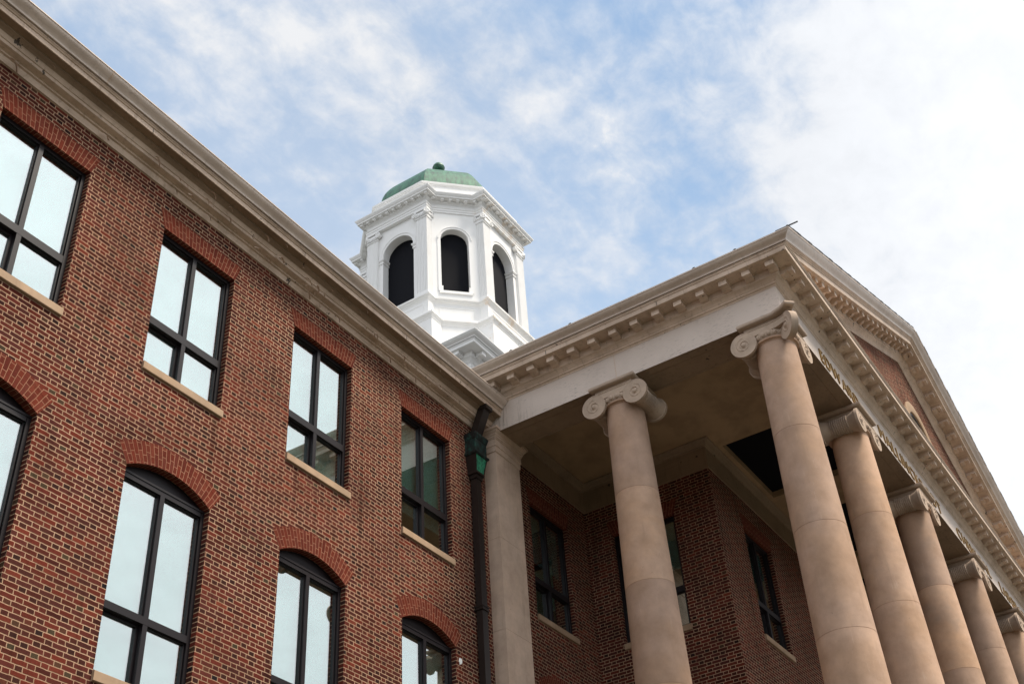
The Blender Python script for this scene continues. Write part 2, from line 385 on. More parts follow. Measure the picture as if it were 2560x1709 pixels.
def arc_z(u, uc, h, zs, rise):
    Rr = (h*h+rise*rise)/(2*rise); return zs+rise-Rr+math.sqrt(max(0, Rr*Rr-(u-uc)**2))
def panel(mb, O, U, N, u0, u1, z0, z1, ops, depth, back=False):
    """wall panel with openings; O plan origin, U unit plan dir, N outward plan normal"""
    P = lambda u, z, d=0: (O[0]+U[0]*u-N[0]*d, O[1]+U[1]*u-N[1]*d, z)
    xs = sorted({u0, u1} | {o[k] for o in ops for k in (0, 1)})
    for a, b in zip(xs, xs[1:]):
        here = sorted([o for o in ops if o[0] <= a+1e-6 and o[1] >= b-1e-6], key=lambda o: o[2])
        z = z0
        lower = None
        for o in here+[None]:
            top = o[2] if o else z1
            if lower and lower[4] > 0:
                n = 18; uc = (lower[0]+lower[1])/2; h = (lower[1]-lower[0])/2
                us = [a+(b-a)*i/n for i in range(n+1)]; zz = [arc_z(u, uc, h, lower[3], lower[4]) for u in us]
                for i in range(n): mb.face([P(us[i], zz[i]), P(us[i+1], zz[i+1]), P(us[i+1], top), P(us[i], top)])
            else: mb.face([P(a, z), P(b, z), P(b, top), P(a, top)])
            if o: z = o[3]; lower = o
    for (a, b, za, zb, rise) in ops:
        D = depth; hor = abs(U[0]) >= abs(U[1])
        k0 = 0.05
        for u in (a, b): mb.face([P(u, za), P(u, zb), P(u, zb, D), P(u, za, D)], [(k0, za), (k0, zb), (k0+D, zb), (k0+D, za)])
        mb.face([P(a, za), P(b, za), P(b, za, D), P(a, za, D)])
        n = 18 if rise > 0 else 1; uc = (a+b)/2; h = (b-a)/2
        us = [a+(b-a)*i/n for i in range(n+1)]; zz = [arc_z(u, uc, h, zb, rise) if rise > 0 else zb for u in us]
        for i in range(n): mb.face([P(us[i], zz[i]), P(us[i+1], zz[i+1]), P(us[i+1], zz[i+1], D), P(us[i], zz[i], D)], [(us[i], 0), (us[i+1], 0), (us[i+1], D), (us[i], D)])

# ------------------------------------------------------------------ dimensions
W = 1.513; PX = 2.9446; X1 = 5.8135; ZT = 14.658; ZS = 12.108
SPR = 10.434; RISE = .22; ZS2 = 7.605
Xe = 17.363; Yf = -6.575; XA = 27.433; XE2 = 2*XA-Xe; Zb = 15.37
XP = 21.42; YP = -3.12; XP2 = 2*XA-XP
H1 = ZT-ZS; H2 = SPR-ZS2

# ------------------------------------------------------------------ window kit (local: x along wall, y inward, z up from the sill)
def rectbar(mb, x0, x1, y0, y1, z0, z1): mb.box(x0, x1, y0, y1, z0, z1)
def room(mb, x0, x1, y0, y1, z0, z1, openface):
    c = lambda x, y, z: (x, y, z)
    mb.face([(x0, y1, z0), (x1, y1, z0), (x1, y1, z1), (x0, y1, z1)]); mb.face([(x0, y0, z0), (x1, y0, z0), (x1, y1, z0), (x0, y1, z0)])
    mb.face([(x0, y0, z1), (x1, y0, z1), (x1, y1, z1), (x0, y1, z1)]); mb.face([(x0, y0, z0), (x0, y1, z0), (x0, y1, z1), (x0, y0, z1)])
    mb.face([(x1, y0, z0), (x1, y1, z0), (x1, y1, z1), (x1, y0, z1)])
def make_window(arched, blind_drop, parent, loc, label=None, shade='shade'):
    H = H2 if arched else H1
    top = H-.035 if arched else H
    tz0, tz1 = (.865, .965) if arched else (.80, .925)
    f = MB(); fy0, fy1 = .095, .215
    f.box(0.002, .060, fy0, fy1, .0, top); f.box(W-.060, W-.002, fy0, fy1, 0, top)
    f.box(.068, W-.068, fy0, fy1, top-.07, top); f.box(.068, W-.068, fy0, fy1, 0, .07)
    cx0, cx1 = W/2-.050, W/2+.026
    f.box(cx0, cx1, fy0-.004, fy1, tz1, top-.07); f.box(cx0, cx1, fy0-.004, fy1, .07, tz0)
    f.box(.068, W-.068, fy0-.006, fy1, tz0, tz1)
    # stepped inner beads
    for (a, b, c, d) in ((.068, cx0, tz1, top-.07), (cx1, W-.068, tz1, top-.07), (cx1, W-.068, .07, tz0)):
        e = .016; y0, y1 = .125, .16
        f.box(a, a+e, y0, y1, c, d); f.box(b-e, b, y0, y1, c, d); f.box(a+e, b-e, y0, y1, c, c+e); f.box(a+e, b-e, y0, y1, d-e, d)
    # operable sash, set back, lower left light
    a, b, c, d = .068, cx0, .07, tz0; e = .035
    f.box(a, a+e, .165, .212, c, d); f.box(b-e, b, .165, .212, c, d); f.box(a+e, b-e, .165, .212, c, c+e); f.box(a+e, b-e, .165, .212, d-e, d)
    if arched:   # blank panel filling the arch head
        n = 14; pts = [(.002+(W-.004)*i/n) for i in range(n+1)]
        up = [(x, arc_z(x, W/2, W/2, H, RISE)-.002) for x in pts]
        poly = [(.002, top), (W-.002, top)]+up[::-1]
        f.prism(poly, lambda x, z: (x, .14, z), lambda x, z: (x, .20, z))
        f.box(.002, W-.002, .085, .14, top, top+.028); f.box(.002, W-.002, .105, .14, top+.028, top+.05)
    wo = f.build('window', 'frame', parent, None, loc)
    if label: wo['label'] = label
    for (a, b, c, d, y) in ((.068, cx0, tz1, top-.07, .15), (cx1, W-.068, tz1, top-.07, .15), (cx1, W-.068, .07, tz0, .15), (.068+.03, cx0-.03, .10, tz0-.03, .185)):
        g = MB(); g.box(a, b, y, y+.006, c, d); g.build('pane', 'glass', wo)
    s = MB(); s.sweep([(-.012, 0), (W+.022, 0)], [(-.20, .012), (.035, 0), (.042, -.006), (.042, -.120), (.036, -.126), (-.002, -.126)], side=1, caps=True)
    s.build('sill', 'sill', wo)
    if blind_drop:
        bl = MB(); zt = H+RISE if arched else H
        bl.box(.03, W-.03, .262, .266, zt-blind_drop-(RISE if arched else 0), zt-.002 if not arched else H+.0)
        bl.build('blind', shade, wo)
    r_ = MB(); room(r_, -.3, W+.3, .101, .95, -.25, H+RISE+.12, 0); r_.build('room_interior', 'room', wo)
    return wo
def jack_arch(parent, x, z=ZT):
    mb = MB(); sp = .115; h = .335; n = 22; pr = .004
    for i in range(n):
        a0, a1 = i/n, (i+1)/n
        B = lambda a: (W*a, 0); T_ = lambda a: (-sp+(W+2*sp)*a, h)
        q = [B(a0), B(a1), T_(a1), T_(a0)]
        uv = [(.0+.0, W*a0), (.0, W*a1), (h, W*a1), (h, W*a0)]
        mb.face([(p[0], -pr, p[1]) for p in q], [(u[0]+.02, u[1]+.034) for u in uv])
    mb.face([(0, -pr, 0), (W, -pr, 0), (W, .095, 0), (0, .095, 0)], [(.02, .034), (.02, W+.034), (.12, W+.034), (.12, .034)])
    mb.face([(0, -pr, 0), (-sp, -pr, h), (-sp, .01, h), (0, .01, 0)]); mb.face([(W, -pr, 0), (W+sp, -pr, h), (W+sp, .01, h), (W, .01, 0)])
    mb.face([(-sp, -pr, h), (W+sp, -pr, h), (W+sp, .01, h), (-sp, .01, h)])
    for i, v in enumerate(mb.v): mb.v[i] = (v[0], v[1], v[2]+(-.001 if v[2] == 0 else 0))
    return mb.build('brick_arch', 'brick_arch', parent, None, (x, 0, z))
def ring_arch(parent, x, z=SPR):
    mb = MB(); hh = W/2; Rr = (hh*hh+RISE**2)/(2*RISE); zc = RISE-Rr; th = .335; n = 24; A = math.asin(hh/Rr); pr = .004
    for i in range(n):
        a0 = -A+2*A*i/n; a1 = -A+2*A*(i+1)/n
        p = lambda r_, a: (hh+r_*math.sin(a), zc+r_*math.cos(a))
        q = [p(Rr, a0), p(Rr, a1), p(Rr+th, a1), p(Rr+th, a0)]; s0, s1 = (a0+A)*(Rr+.12), (a1+A)*(Rr+.12)
        mb.face([(c[0], -pr, c[1]) for c in q], [(.02, s0), (.02, s1), (.02+th, s1), (.02+th, s0)])
        mb.face([(q[3][0], -pr, q[3][1]), (q[2][0], -pr, q[2][1]), (q[2][0], .01, q[2][1]), (q[3][0], .01, q[3][1])])
        mb.face([(q[0][0], -pr, q[0][1]-.001), (q[1][0], -pr, q[1][1]-.001), (q[1][0], .13, q[1][1]-.001), (q[0][0], .13, q[0][1]-.001)], [(.02, s0), (.02, s1), (.15, s1), (.15, s0)])
    for a in (-A, A):
        q = [p(Rr, a), p(Rr+th, a)]; mb.face([(q[0][0], -pr, q[0][1]), (q[1][0], -pr, q[1][1]), (q[1][0], .01, q[1][1]), (q[0][0], .01, q[0][1])])
    return mb.build('brick_arch', 'brick_arch', parent, None, (x, 0, z))

# ------------------------------------------------------------------ the brick wing
wing = thing('brick_wing', 'long red Flemish-bond brick wing with dark framed windows and tan cornice, left of the portico', 'building')
XL = -8.0
xs_up = [X1+PX*i for i in range(-1, 4)]+[19.02]
ops = []
for x in xs_up:
    ops.append((x, x+W, ZS, ZT, 0)); ops.append((x, x+W, ZS2, SPR, RISE))
mb = MB(); panel(mb, (0, 0), (1, 0), (0, -1), XL, XP, 0, 16.25, ops, .10)
mb.build('wall', 'brick', wing)
mb = MB(); mb.box(XL, XP-.05, 2.4, 15.8, 0, 16.0)
mb.build('rear_block', 'brick', wing)
# wing cornice: bed mouldings + corona (one part), gutter (another)
wprof = [(0, 15.375), (.030, 15.375), (.036, 15.40), (.058, 15.425), (.066, 15.455), (.098, 15.462), (.098, 15.492), (.118, 15.497), (.175, 15.503), (.20, 15.512), (.208, 15.556),
         (.225, 15.562), (.238, 15.59), (.262, 15.625), (.30, 15.655), (.335, 15.668), (.34, 15.692), (.458, 15.692), (.468, 15.697), (.470, 15.785), (.485, 15.788), (.490, 15.797), (.502, 15.808), (.512, 15.814), (.512, 15.822), (.455, 15.826), (.455, 15.852)]
mb = MB(); mb.sweep([(XL, 0), (Xe-.002, 0)], wprof+[(.3, 15.95), (0, 16.0)], side=1, caps=True)
m3 = MB(); m3.sweep([(XL, 0), (Xe-.004, 0)], [(.262, 15.6235), (.30, 15.6535), (.336, 15.6665), (.342, 15.6895), (.457, 15.6895)], side=1); m3.build('soffit_shade_strip', 'soffit', wing, 32)  # thin strip over the cornice underside, eave shade painted in as brown
wc = mb.build('cornice', 'trim', wing, 32)
gprof = [(.455, 15.853), (.528, 15.850), (.532, 15.840), (.538, 15.843), (.540, 15.862), (.545, 15.875), (.560, 15.892), (.585, 15.912), (.612, 15.932), (.634, 15.955), (.646, 15.980), (.650, 15.998), (.662, 16.002), (.663, 16.018), (.648, 16.020), (.60, 16.0), (.5, 15.99)]
x0 = XL
for x1 in (6.92, Xe-.003):
    mb = MB(); mb.sweep([(x0, 0), (x1-.006, 0)], gprof, side=1, caps=True); mb.build('gutter', 'gutter', wing, 32); x0 = x1
mb = MB()
for x in (6.917,):
    mb.sweep([(x-.012, 0), (x+.012, 0)], [(t+.004, z-.002) for t, z in gprof], side=1, caps=True)
mb.build('gutter_joint', 'trim', wing)
for x in (7.9, 11.35, 14.2):
    mb = MB(); mb.box(x-.004, x+.004, -.4735, -.45, 15.70, 15.786); mb.build('cornice_seam', 'metal', wing)
mb = MB(); rn = random.Random(5); pts = [(16.285+.055*math.cos(a/7*math.pi)*rn.uniform(.5, 1.2), 10.214+.075*math.sin(a/7*math.pi)*rn.uniform(.5, 1.2)) for a in range(14)]
mb.prism(pts, lambda x, z: (x, .002, z), lambda x, z: (x, -.005, z)); mb.build('white_splash', 'shade', wing)
# curled paint flakes hanging off the cornice
mb = MB(); rn = random.Random(3)
for k in range(70):
    x = rn.uniform(5.4, 17.0); t, z, s = rn.choice([(.21, 15.55, .05), (.12, 15.495, .04), (.06, 15.43, .05), (.30, 15.65, .035), (.40, 15.69, .02), (.21, 15.53, .03)]); s *= rn.uniform(.6, 2.1)
    a = rn.uniform(0, 6.28); pts = []
    for j in range(5):
        c = j/4; pts.append((x+s*(c-.5)*1.6, -t-s*.55*math.sin(c*2.4+a*.2)-.003, z-s*.8*c*c-.002))
    q = [(p[0]+rn.uniform(-.2, .2)*s, p[1]-s*.35, p[2]-s*(.35+.3*math.sin(a+p[0]*30))) for p in pts]
    for j in range(4): mb.face([pts[j], pts[j+1], q[j+1], q[j]])
mb.build('peeling_paint', 'trim', wing, kind='stuff')
mb = MB(); mb.face([(XL, -.60, 16.0), (Xe+.2, -.60, 16.0), (Xe+3.5, 8, 19.6), (XL, 8, 19.6)]); mb.face([(XL, 8, 19.6), (46, 8, 19.6), (46, 16.2, 16.1), (XL, 16.2, 16.1)])
mb.face([(Xe+.2, .0, 16.2), (46, .0, 16.2), (46, 8, 19.6), (Xe+3.5, 8, 19.6)])
mb.build('roof', 'path', wing)
kinds_up = {-1: 2.45, 0: 2.45, 1: 2.45, 2: 2.45, 3: 2.03}
lab_up = {-1: None, 0: None, 1: None, 2: None, 3: 'square-headed window with teal reflections, its shade stopping above the sill'}
wu = make_window(False, 2.50, wing, (X1, 0, ZS)); ju = jack_arch(wing, X1)
for i in (-1, 1, 2):
    copy_tree(wu, wing, (X1+PX*i, 0, ZS)); copy_obj(ju, wing, (X1+PX*i, 0, ZT))
make_window(False, 1.98, wing, (X1+PX*3, 0, ZS)); copy_obj(ju, wing, (X1+PX*3, 0, ZT))
w5 = make_window(False, 1.15, wing, (19.02, 0, ZS)); copy_obj(ju, wing, (19.02, 0, ZT))
wl = make_window(True, 2.95, wing, (X1, 0, ZS2), None, 'blind'); rl = ring_arch(wing, X1)
for i in (-1, 1, 2, 3): copy_tree(wl, wing, (X1+PX*i, 0, ZS2)); copy_obj(rl, wing, (X1+PX*i, 0, SPR))
copy_tree(wl, wing, (19.02, 0, ZS2)); copy_obj(rl, wing, (19.02, 0, SPR))

# ------------------------------------------------------------------ the brick pavilion behind the columns
pav = thing('brick_pavilion', 'dark shaded red brick block projecting behind the stone columns, under the porch ceiling', 'building')
mb = MB()
panel(mb, (XP, 0), (0, -1), (-1, 0), 0, -YP, 0, 15.9, [(.64, .64+W, ZS, ZT, 0)], .10)
fx = [22.89, XA-W/2, 2*XA-22.89-W]
panel(mb, (0, YP), (1, 0), (0, -1), XP, XP2, 0, 15.9, [(x, x+W, ZS, ZT, 0) for x in fx], .10)
mb.face([(XP2, YP, 0), (XP2, 0, 0), (XP2, 0, 15.9), (XP2, YP, 15.9)])
mb.face([(XP2, 0, 0), (46, 0, 0), (46, 0, 16.2), (XP2, 0, 16.2)])
mb.build('wall', 'brick', pav)
for x in fx:
    ww = copy_tree(w5, pav, (x, YP, ZS)); jj = copy_obj(ju, pav, (x, YP, ZT))
ww = copy_tree(w5, pav, (XP, -.64, ZS), -math.pi/2); jj = copy_obj(ju, pav, (XP, -.64, ZT)); jj.rotation_euler = (0, 0, -math.pi/2)

# ------------------------------------------------------------------ portico: beam, cornice, porch ceiling
por = thing('portico', 'tan painted portico entablature with modillions, gilt lettering and coffered porch ceiling', 'portico')
BW = .771
mb = MB()
U = [(Xe, .0), (Xe, Yf), (XE2, Yf), (XE2, 0)]
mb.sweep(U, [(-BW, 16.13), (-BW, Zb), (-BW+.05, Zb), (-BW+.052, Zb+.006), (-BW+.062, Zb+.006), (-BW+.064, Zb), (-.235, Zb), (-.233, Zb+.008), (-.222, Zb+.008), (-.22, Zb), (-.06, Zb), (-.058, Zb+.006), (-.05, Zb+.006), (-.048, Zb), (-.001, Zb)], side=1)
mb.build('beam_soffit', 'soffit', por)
mb = MB(); mb.sweep(U, [(-.001, Zb), (0, Zb), (0, 16.0)], side=1)
# joints between the frieze boards
mb.build('frieze_beam', 'frieze', por)
mb = MB()
for y in (-3.14,): mb.box(Xe-.004, Xe+.004, y-.006, y+.006, Zb+.002, 15.998)
mb.build('frieze_joint', 'trim', por)
for y in (-1.9, -4.4):
    mb = MB(); mb.box(Xe-.4835, Xe-.46, y-.004, y+.004, 16.32, 16.409); mb.build('cornice_seam', 'metal', por)
for x in (21.3, 26.1, 30.9):
    mb = MB(); mb.box(x-.004, x+.004, Yf-.4835, Yf-.46, 16.32, 16.409); mb.build('cornice_seam', 'metal', por)
mb = MB()
Ub = [(Xe, 3.0), (Xe, Yf), (XE2, Yf), (XE2, 3)]
pc = [(0, 16.0), (.006, 15.995), (.012, 16.005), (.014, 16.025), (.030, 16.035), (.046, 16.048), (.048, 16.072), (.058, 16.078), (.070, 16.10), (.095, 16.128), (.128, 16.150), (.140, 16.156), (.142, 16.172), (.150, 16.178), (.150, 16.31), (.160, 16.313), (.465, 16.312), (.474, 16.318), (.480, 16.410), (.492, 16.413), (.495, 16.425), (.506, 16.440), (.514, 16.446), (.514, 16.452), (.455, 16.456), (.455, 16.475), (.40, 16.50), (0, 16.56)]
mb.sweep(Ub, pc, side=1); mb.build('cornice', 'trim', por, 32)
gp = [(.455, 16.476), (.526, 16.474), (.529, 16.464), (.534, 16.466), (.536, 16.484), (.541, 16.497), (.556, 16.510), (.580, 16.525), (.610, 16.541), (.636, 16.560), (.652, 16.580), (.657, 16.592), (.670, 16.596), (.673, 16.622), (.655, 16.624), (.5, 16.60)]
for sk in ((1, 2), (0, 1)):
    mb = MB(); mb.sweep(Ub, gp, side=1, skip=sk); mb.build('gutter', 'gutter', por, 32)
# modillions (local: origin on cornice wall line, +x along wall, -y outwards, z=0 at the soffit)
def modillion(name, parent, zt=0, ma='trim', wd=.165, sc=1.0):
    mb = MB(); h = wd/2
    pr = [(.148, 0), (.148, -.130), (.195, -.130), (.225, -.122), (.250, -.104), (.270, -.092), (.292, -.090), (.305, -.098), (.312, -.112), (.385, -.112), (.388, -.020), (.388, 0)]
    pr = [(a*sc, b*sc) for a, b in pr]
    mb.prism(pr, lambda t, z: (-h, -t, z), lambda t, z: (h, -t, z))
    mb.prism([(.135*sc, .002), (.135*sc, -.014*sc), (.400*sc, -.014*sc), (.412*sc, -.007*sc), (.418*sc, .002)], lambda t, z: (-h-.026, -t, z), lambda t, z: (h+.026, -t, z))
    return mb.build(name, ma, parent)
md = modillion('modillion', por); md.location = (17.44, Yf, 16.312)
for k in range(1, 43): copy_obj(md, por, (17.44+.4685*k, Yf, 16.312))
for k in range(15):
    c = copy_obj(md, por, (Xe, Yf-.095+.474*k, 16.312)); c.rotation_euler = (0, 0, -math.pi/2)
# porch ceiling with coffers
mb = MB(); ZC = 16.13
cofs = [(21.89, 24.70), (XA-1.405, XA+1.405), (2*XA-24.70, 2*XA-21.89)]
cy0, cy1 = -5.42, -3.37
XI0, XI1, YI = Xe+BW, XE2-BW, Yf+BW
xs = [XI0]+[v for c in cofs for v in c]+[XI1]
for i in range(len(xs)-1):
    a, b = xs[i], xs[i+1]
    if i % 2 == 0: mb.face([(a, YI, ZC), (b, YI, ZC), (b, 0, ZC), (a, 0, ZC)])
    else:
        mb.face([(a, YI, ZC), (b, YI, ZC), (b, cy0, ZC), (a, cy0, ZC)]); mb.face([(a, cy1, ZC), (b, cy1, ZC), (b, 0, ZC), (a, 0, ZC)])
        q = [(a, cy0), (b, cy0), (b, cy1), (a, cy1)]; e = .10; qi = [(a+.0, cy0), (b, cy0), (b, cy1), (a, cy1)]
        for k in range(4):
            p0, p1 = q[k], q[(k+1) % 4]; mb.face([(p0[0], p0[1], ZC), (p1[0], p1[1], ZC), (p1[0], p1[1], ZC+.16), (p0[0], p0[1], ZC+.16)])
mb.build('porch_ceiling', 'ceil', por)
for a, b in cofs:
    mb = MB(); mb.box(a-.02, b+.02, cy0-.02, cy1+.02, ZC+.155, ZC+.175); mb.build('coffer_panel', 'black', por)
mb = MB(); wallpath = [(XI0, 0), (XP, 0), (XP, YP), (XP2, YP), (XP2, 0), (XI1, 0)]
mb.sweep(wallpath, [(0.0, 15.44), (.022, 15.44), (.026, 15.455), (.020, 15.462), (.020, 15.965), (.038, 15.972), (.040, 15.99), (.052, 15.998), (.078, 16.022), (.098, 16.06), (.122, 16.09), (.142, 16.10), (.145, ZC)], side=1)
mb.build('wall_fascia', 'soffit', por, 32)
mb = MB(); mb.face([(Xe+.3, -6.6, 16.5), (XE2-.3, -6.6, 16.5), (XE2-.3, 3, 16.5), (Xe+.3, 3, 16.5)]); mb.build('attic_floor', 'room', por)
# gilt lettering
def word(txt, x0, x1, z0, h):
    ms = []
    for ch in txt:
        cu = bpy.data.curves.new('w', 'FONT'); cu.body = ch; cu.size = 1; cu.extrude = .05; cu.offset = -.012
        to = bpy.data.objects.new('w', cu); COL.objects.link(to); bpy.context.view_layer.update()
        me = bpy.data.meshes.new_from_object(to.evaluated_get(bpy.context.evaluated_depsgraph_get())); bpy.data.objects.remove(to)
        xs = [v.co.x for v in me.vertices]; ys = [v.co.y for v in me.vertices]; ms.append((me, min(xs), max(xs), min(ys), max(ys)))
    gap = .17; tot = sum(b-a for _, a, b, _, _ in ms)+gap*(len(ms)-1); sx = (x1-x0)/tot; x = x0
    for me, a, b, c, d in ms:
        sz = h/(d-c)
        for v in me.vertices: v.co = Vector(((v.co.x-a)*sx, -.012-v.co.z*.30, (v.co.y-c)*sz))
        me.materials.clear(); me.materials.append(M['gold'])
        o = bpy.data.objects.new('gilt_letter', me); COL.objects.link(o); o.parent = por; o.location = (x, Yf, z0); x += (b-a+gap)*sx
word('EDWARD', 19.30, 21.42, 15.43, .30); word('MALLINCKRODT', 22.62, 26.85, 15.43, .30)
word('CHEMICAL', 28.10, 30.95, 15.43, .30); word('LABORATORY', 31.88, 35.56, 15.43, .30)

# ------------------------------------------------------------------ pediment
ped = thing('pediment', 'triangular gable over the front columns with raking cornice and pink brick field', 'pediment')
slope = (21.094-16.622)/(XA-(Xe-.673)); al = math.atan(slope)
def rake(mb, prof, zclip=16.43, flipskip=()):
    # prof: (t outwards, n perpendicular offset from the top lip line)
    L = []; A = []; Rt = []
    for t, n in prof:
        base = lambda x: 16.622+(x-(Xe-.673))*slope+n/math.cos(al)
        xm = Xe-t; 
        if base(xm) < zclip: xm = Xe-.673+(zclip-16.622-n/math.cos(al))/slope
        L.append((xm, Yf-t, base(xm))); A.append((XA, Yf-t, base(XA))); Rt.append((2*XA-xm, Yf-t, base(xm)))
    for G, H in ((L, A), (A, Rt)):
        for j in range(len(prof)-1): mb.face([G[j], H[j], H[j+1], G[j+1]])
mb = MB()
rk = [(0, -.715), (.012, -.71), (.014, -.69), (.030, -.675), (.034, -.655), (.045, -.64), (.075, -.605), (.105, -.58), (.115, -.575), (.117, -.555), (.140, -.55), (.140, -.395), (.150, -.385), (.455, -.385), (.462, -.38), (.466, -.265), (.480, -.262), (.484, -.248), (.50, -.235), (.512, -.228), (.514, -.215), (.528, -.212), (.530, -.196), (.45, -.18)]
rake(mb, rk); mb.build('raking_cornice', 'trim', ped, 32)
mb = MB()
rg = [(.52, -.198), (.540, -.196), (.542, -.178), (.550, -.160), (.568, -.135), (.600, -.105), (.630, -.075), (.650, -.045), (.657, -.028), (.672, -.022), (.674, .0), (.66, .004), (.5, .02)]
rake(mb, rg, 16.47); mb.build('raking_gutter', 'gutter', ped, 32)
mb = MB(); rake(mb, [(.655, .005), (.668, .018), (.668, .040), (.2, .045)], 16.5)
mb.build('roof_edge', 'slate', ped)
md2 = modillion('rake_modillion', ped, wd=.16)
nm = 0
for sgn in (-1, 1):
    k = 0
    while True:
        dxm = .20+.455*k; k += 1
        x = XA+sgn*dxm; z = 16.622+(XA-dxm-(Xe-.673))*slope-.385/math.cos(al)
        if z < 16.55: break
        o = md2 if nm == 0 else copy_obj(md2, ped)
        nm += 1
        o.location = (x, Yf, z); o.rotation_euler = (0, -al if sgn < 0 else al, 0)
# tympanum with round window
mb = MB(); zc_, ro, ri = 17.75, 1.12, .86
n = 56; ztop = lambda x: 16.622+((x if x < XA else 2*XA-x)-(Xe-.673))*slope-.60/math.cos(al)
hole = [(XA+ro*math.cos(2*math.pi*i/n), zc_+ro*math.sin(2*math.pi*i/n)) for i in range(n)]
xl, xr = Xe-.673+(16.40-16.622+.60/math.cos(al))/slope, 0; xr = 2*XA-xl
YT = Yf+.004
mb.face([(xl, YT, 16.40), (XA-ro, YT, 16.40), (XA-ro, YT, ztop(XA-ro))]); mb.face([(XA+ro, YT, 16.40), (xr, YT, 16.40), (XA+ro, YT, ztop(XA+ro))])
for i in range(n):
    a, b = hole[i], hole[(i+1) % n]; up = math.sin(2*math.pi*(i+.5)/n) > 0
    za, zb_ = (ztop(a[0]), ztop(b[0])) if up else (16.40, 16.40)
    mb.face([(a[0], YT, a[1]), (b[0], YT, b[1]), (b[0], YT, zb_), (a[0], YT, za)])
mb.build('tympanum', 'brick', ped)
mb = MB(); G = []
for i in range(n):
    a = 2*math.pi*i/n; G.append([(XA+r_*math.cos(a), Yf-t, zc_+r_*math.sin(a)) for r_, t in ((1.13, -.02), (1.13, .03), (1.09, .035), (.90, .035), (.86, .02), (.86, -.12))])
mb.grid(G, cu=True); mb.build('window_surround', 'sill', ped, 32)
mb = MB(); 
for i in range(n):
    a, b = 2*math.pi*i/n, 2*math.pi*(i+1)/n
    mb.face([(XA, Yf+.10, zc_), (XA+.87*math.cos(a), Yf+.10, zc_+.87*math.sin(a)), (XA+.87*math.cos(b), Yf+.10, zc_+.87*math.sin(b))])
rw = mb.build('round_window', 'shade', ped)
mb = MB(); G = []
for i in range(n):
    a = 2*math.pi*i/n; G.append([(XA+r_*math.cos(a), Yf+y, zc_+r_*math.sin(a)) for r_, y in ((.86, .02), (.79, .02), (.79, .08))])
mb.grid(G, cu=True)
for k in range(4):
    mb.box(XA-.84+.42*k+.20-.012, XA-.84+.42*k+.20+.012, Yf+.03, Yf+.07, zc_-.6, zc_+.6)
mb.build('window_bars', 'frame', rw)
mb = MB()
for sg in (0, 1):
    f = (lambda x: x) if sg == 0 else (lambda x: 2*XA-x)
    q = lambda x, y, dz: (f(x), y, 16.622+(x-(Xe-.673))*slope+dz)
    for dz in (.01, .05): mb.face([q(Xe-.38, -7.18, dz), q(XA, -7.18, dz), q(XA, 7, dz), q(Xe-.38, 7, dz)])
# ragged slate ends along the gable edge
    for k in range(44):
        x = Xe-.60+.24*k; 
        a_, b_ = q(x, 0, 0), q(x+.236, 0, 0); yy = -7.252-.004*(k % 3)
        c8 = [(p_[0], y_, p_[2]+d_) for d_ in (.012, .042+.005*(k % 2)) for y_ in (yy, -7.15) for p_ in (a_, b_)]
        for f8 in ((0, 2, 3, 1), (4, 5, 7, 6), (0, 1, 5, 4), (2, 6, 7, 3), (0, 4, 6, 2), (1, 3, 7, 5)): mb.face([c8[g] for g in f8])
mb.build('roof', 'slate', ped)
rod = thing('lightning_rod', 'thin dark rod lying across the portico roof corner, pointing right', 'lightning rod', (Xe-.64, Yf-.62, 16.64))
mb = MB(); mb.box(-.010, .010, -.24, .20, .004, .022); mb.build('rod', 'metal', rod)
clips = [(-6.18, 'small dark lead clip on the portico gutter, nearest the gable corner'), (-5.33, 'small square dark clip on the portico gutter, second from the gable corner'), (-2.6, 'small dark clip midway along the portico side gutter'), (-1.2, 'small dark clip on the portico side gutter nearest the brick wing')]
for y, lb in clips:
    t_ = thing('gutter_clip', lb, 'gutter clip', (Xe-.652, y, 16.622), 'dark clips on the side gutter')
    mb = MB(); mb.box(-.02, .02, -.035, .035, 0, .012); mb.box(-.01, .02, -.02, .02, .012, .035); mb.build('clip_plate', 'metal', t_)

# ------------------------------------------------------------------ columns
ZSH = 14.876
def shaft_r(z):
    d = ZSH-z; return .369+.0179*d if d < 6 else .369+.1074+.010*min(d-6, 3)+.003*max(0, d-9)
def volute(mb, C, U, N, hand=1, Rv=.255, thick=.05):
    """relief disc: C centre, U horizontal unit in-plane, N outward unit; hand mirrors the spiral"""
    nr, nt = 26, 44; G = []
    def h(r_, th):
        v = 0.0; a = (th*hand) % (2*math.pi)
        for k in range(4):
            ph = a+2*math.pi*k; rs = Rv*.62*math.exp(-ph*.105)
            if rs > .05 and ph < 4.6*math.pi: v = max(v, .013*math.exp(-((r_-rs)/.0075)**2))
            if rs > .05: v -= .006*math.exp(-((r_-rs+.016)/.007)**2)
        # concave channel between the fillets, raised eye
        if r_ < .048: v = max(v, .030*math.sqrt(max(0, 1-(r_/.05)**2)))
        if r_ > Rv-.012: v = max(v, .004)
        return v
    for i in range(nt):
        th = 2*math.pi*i/nt; row = []
        rad = [(.001+(Rv-.001)*j/nr) for j in range(nr+1)]
        for r_ in rad: 
            hh = h(r_, th-math.pi/2); row.append(tuple(C[k]+(U[k]*math.cos(th)*r_ if k < 2 else math.sin(th)*r_)+(N[k]*hh if k < 2 else 0) for k in range(3)))
        row.append(tuple(C[k]+(U[k]*math.cos(th)*Rv if k < 2 else math.sin(th)*Rv)-(N[k]*thick if k < 2 else 0) for k in range(3)))
        row.append(tuple(C[k]+(U[k]*math.cos(th)*Rv*.9 if k < 2 else math.sin(th)*Rv*.9)-(N[k]*(thick+.01) if k < 2 else 0) for k in range(3)))
        G.append(row)
    mb.grid(G, cu=True)
ZV = 14.962; VX = .445; FN = .425
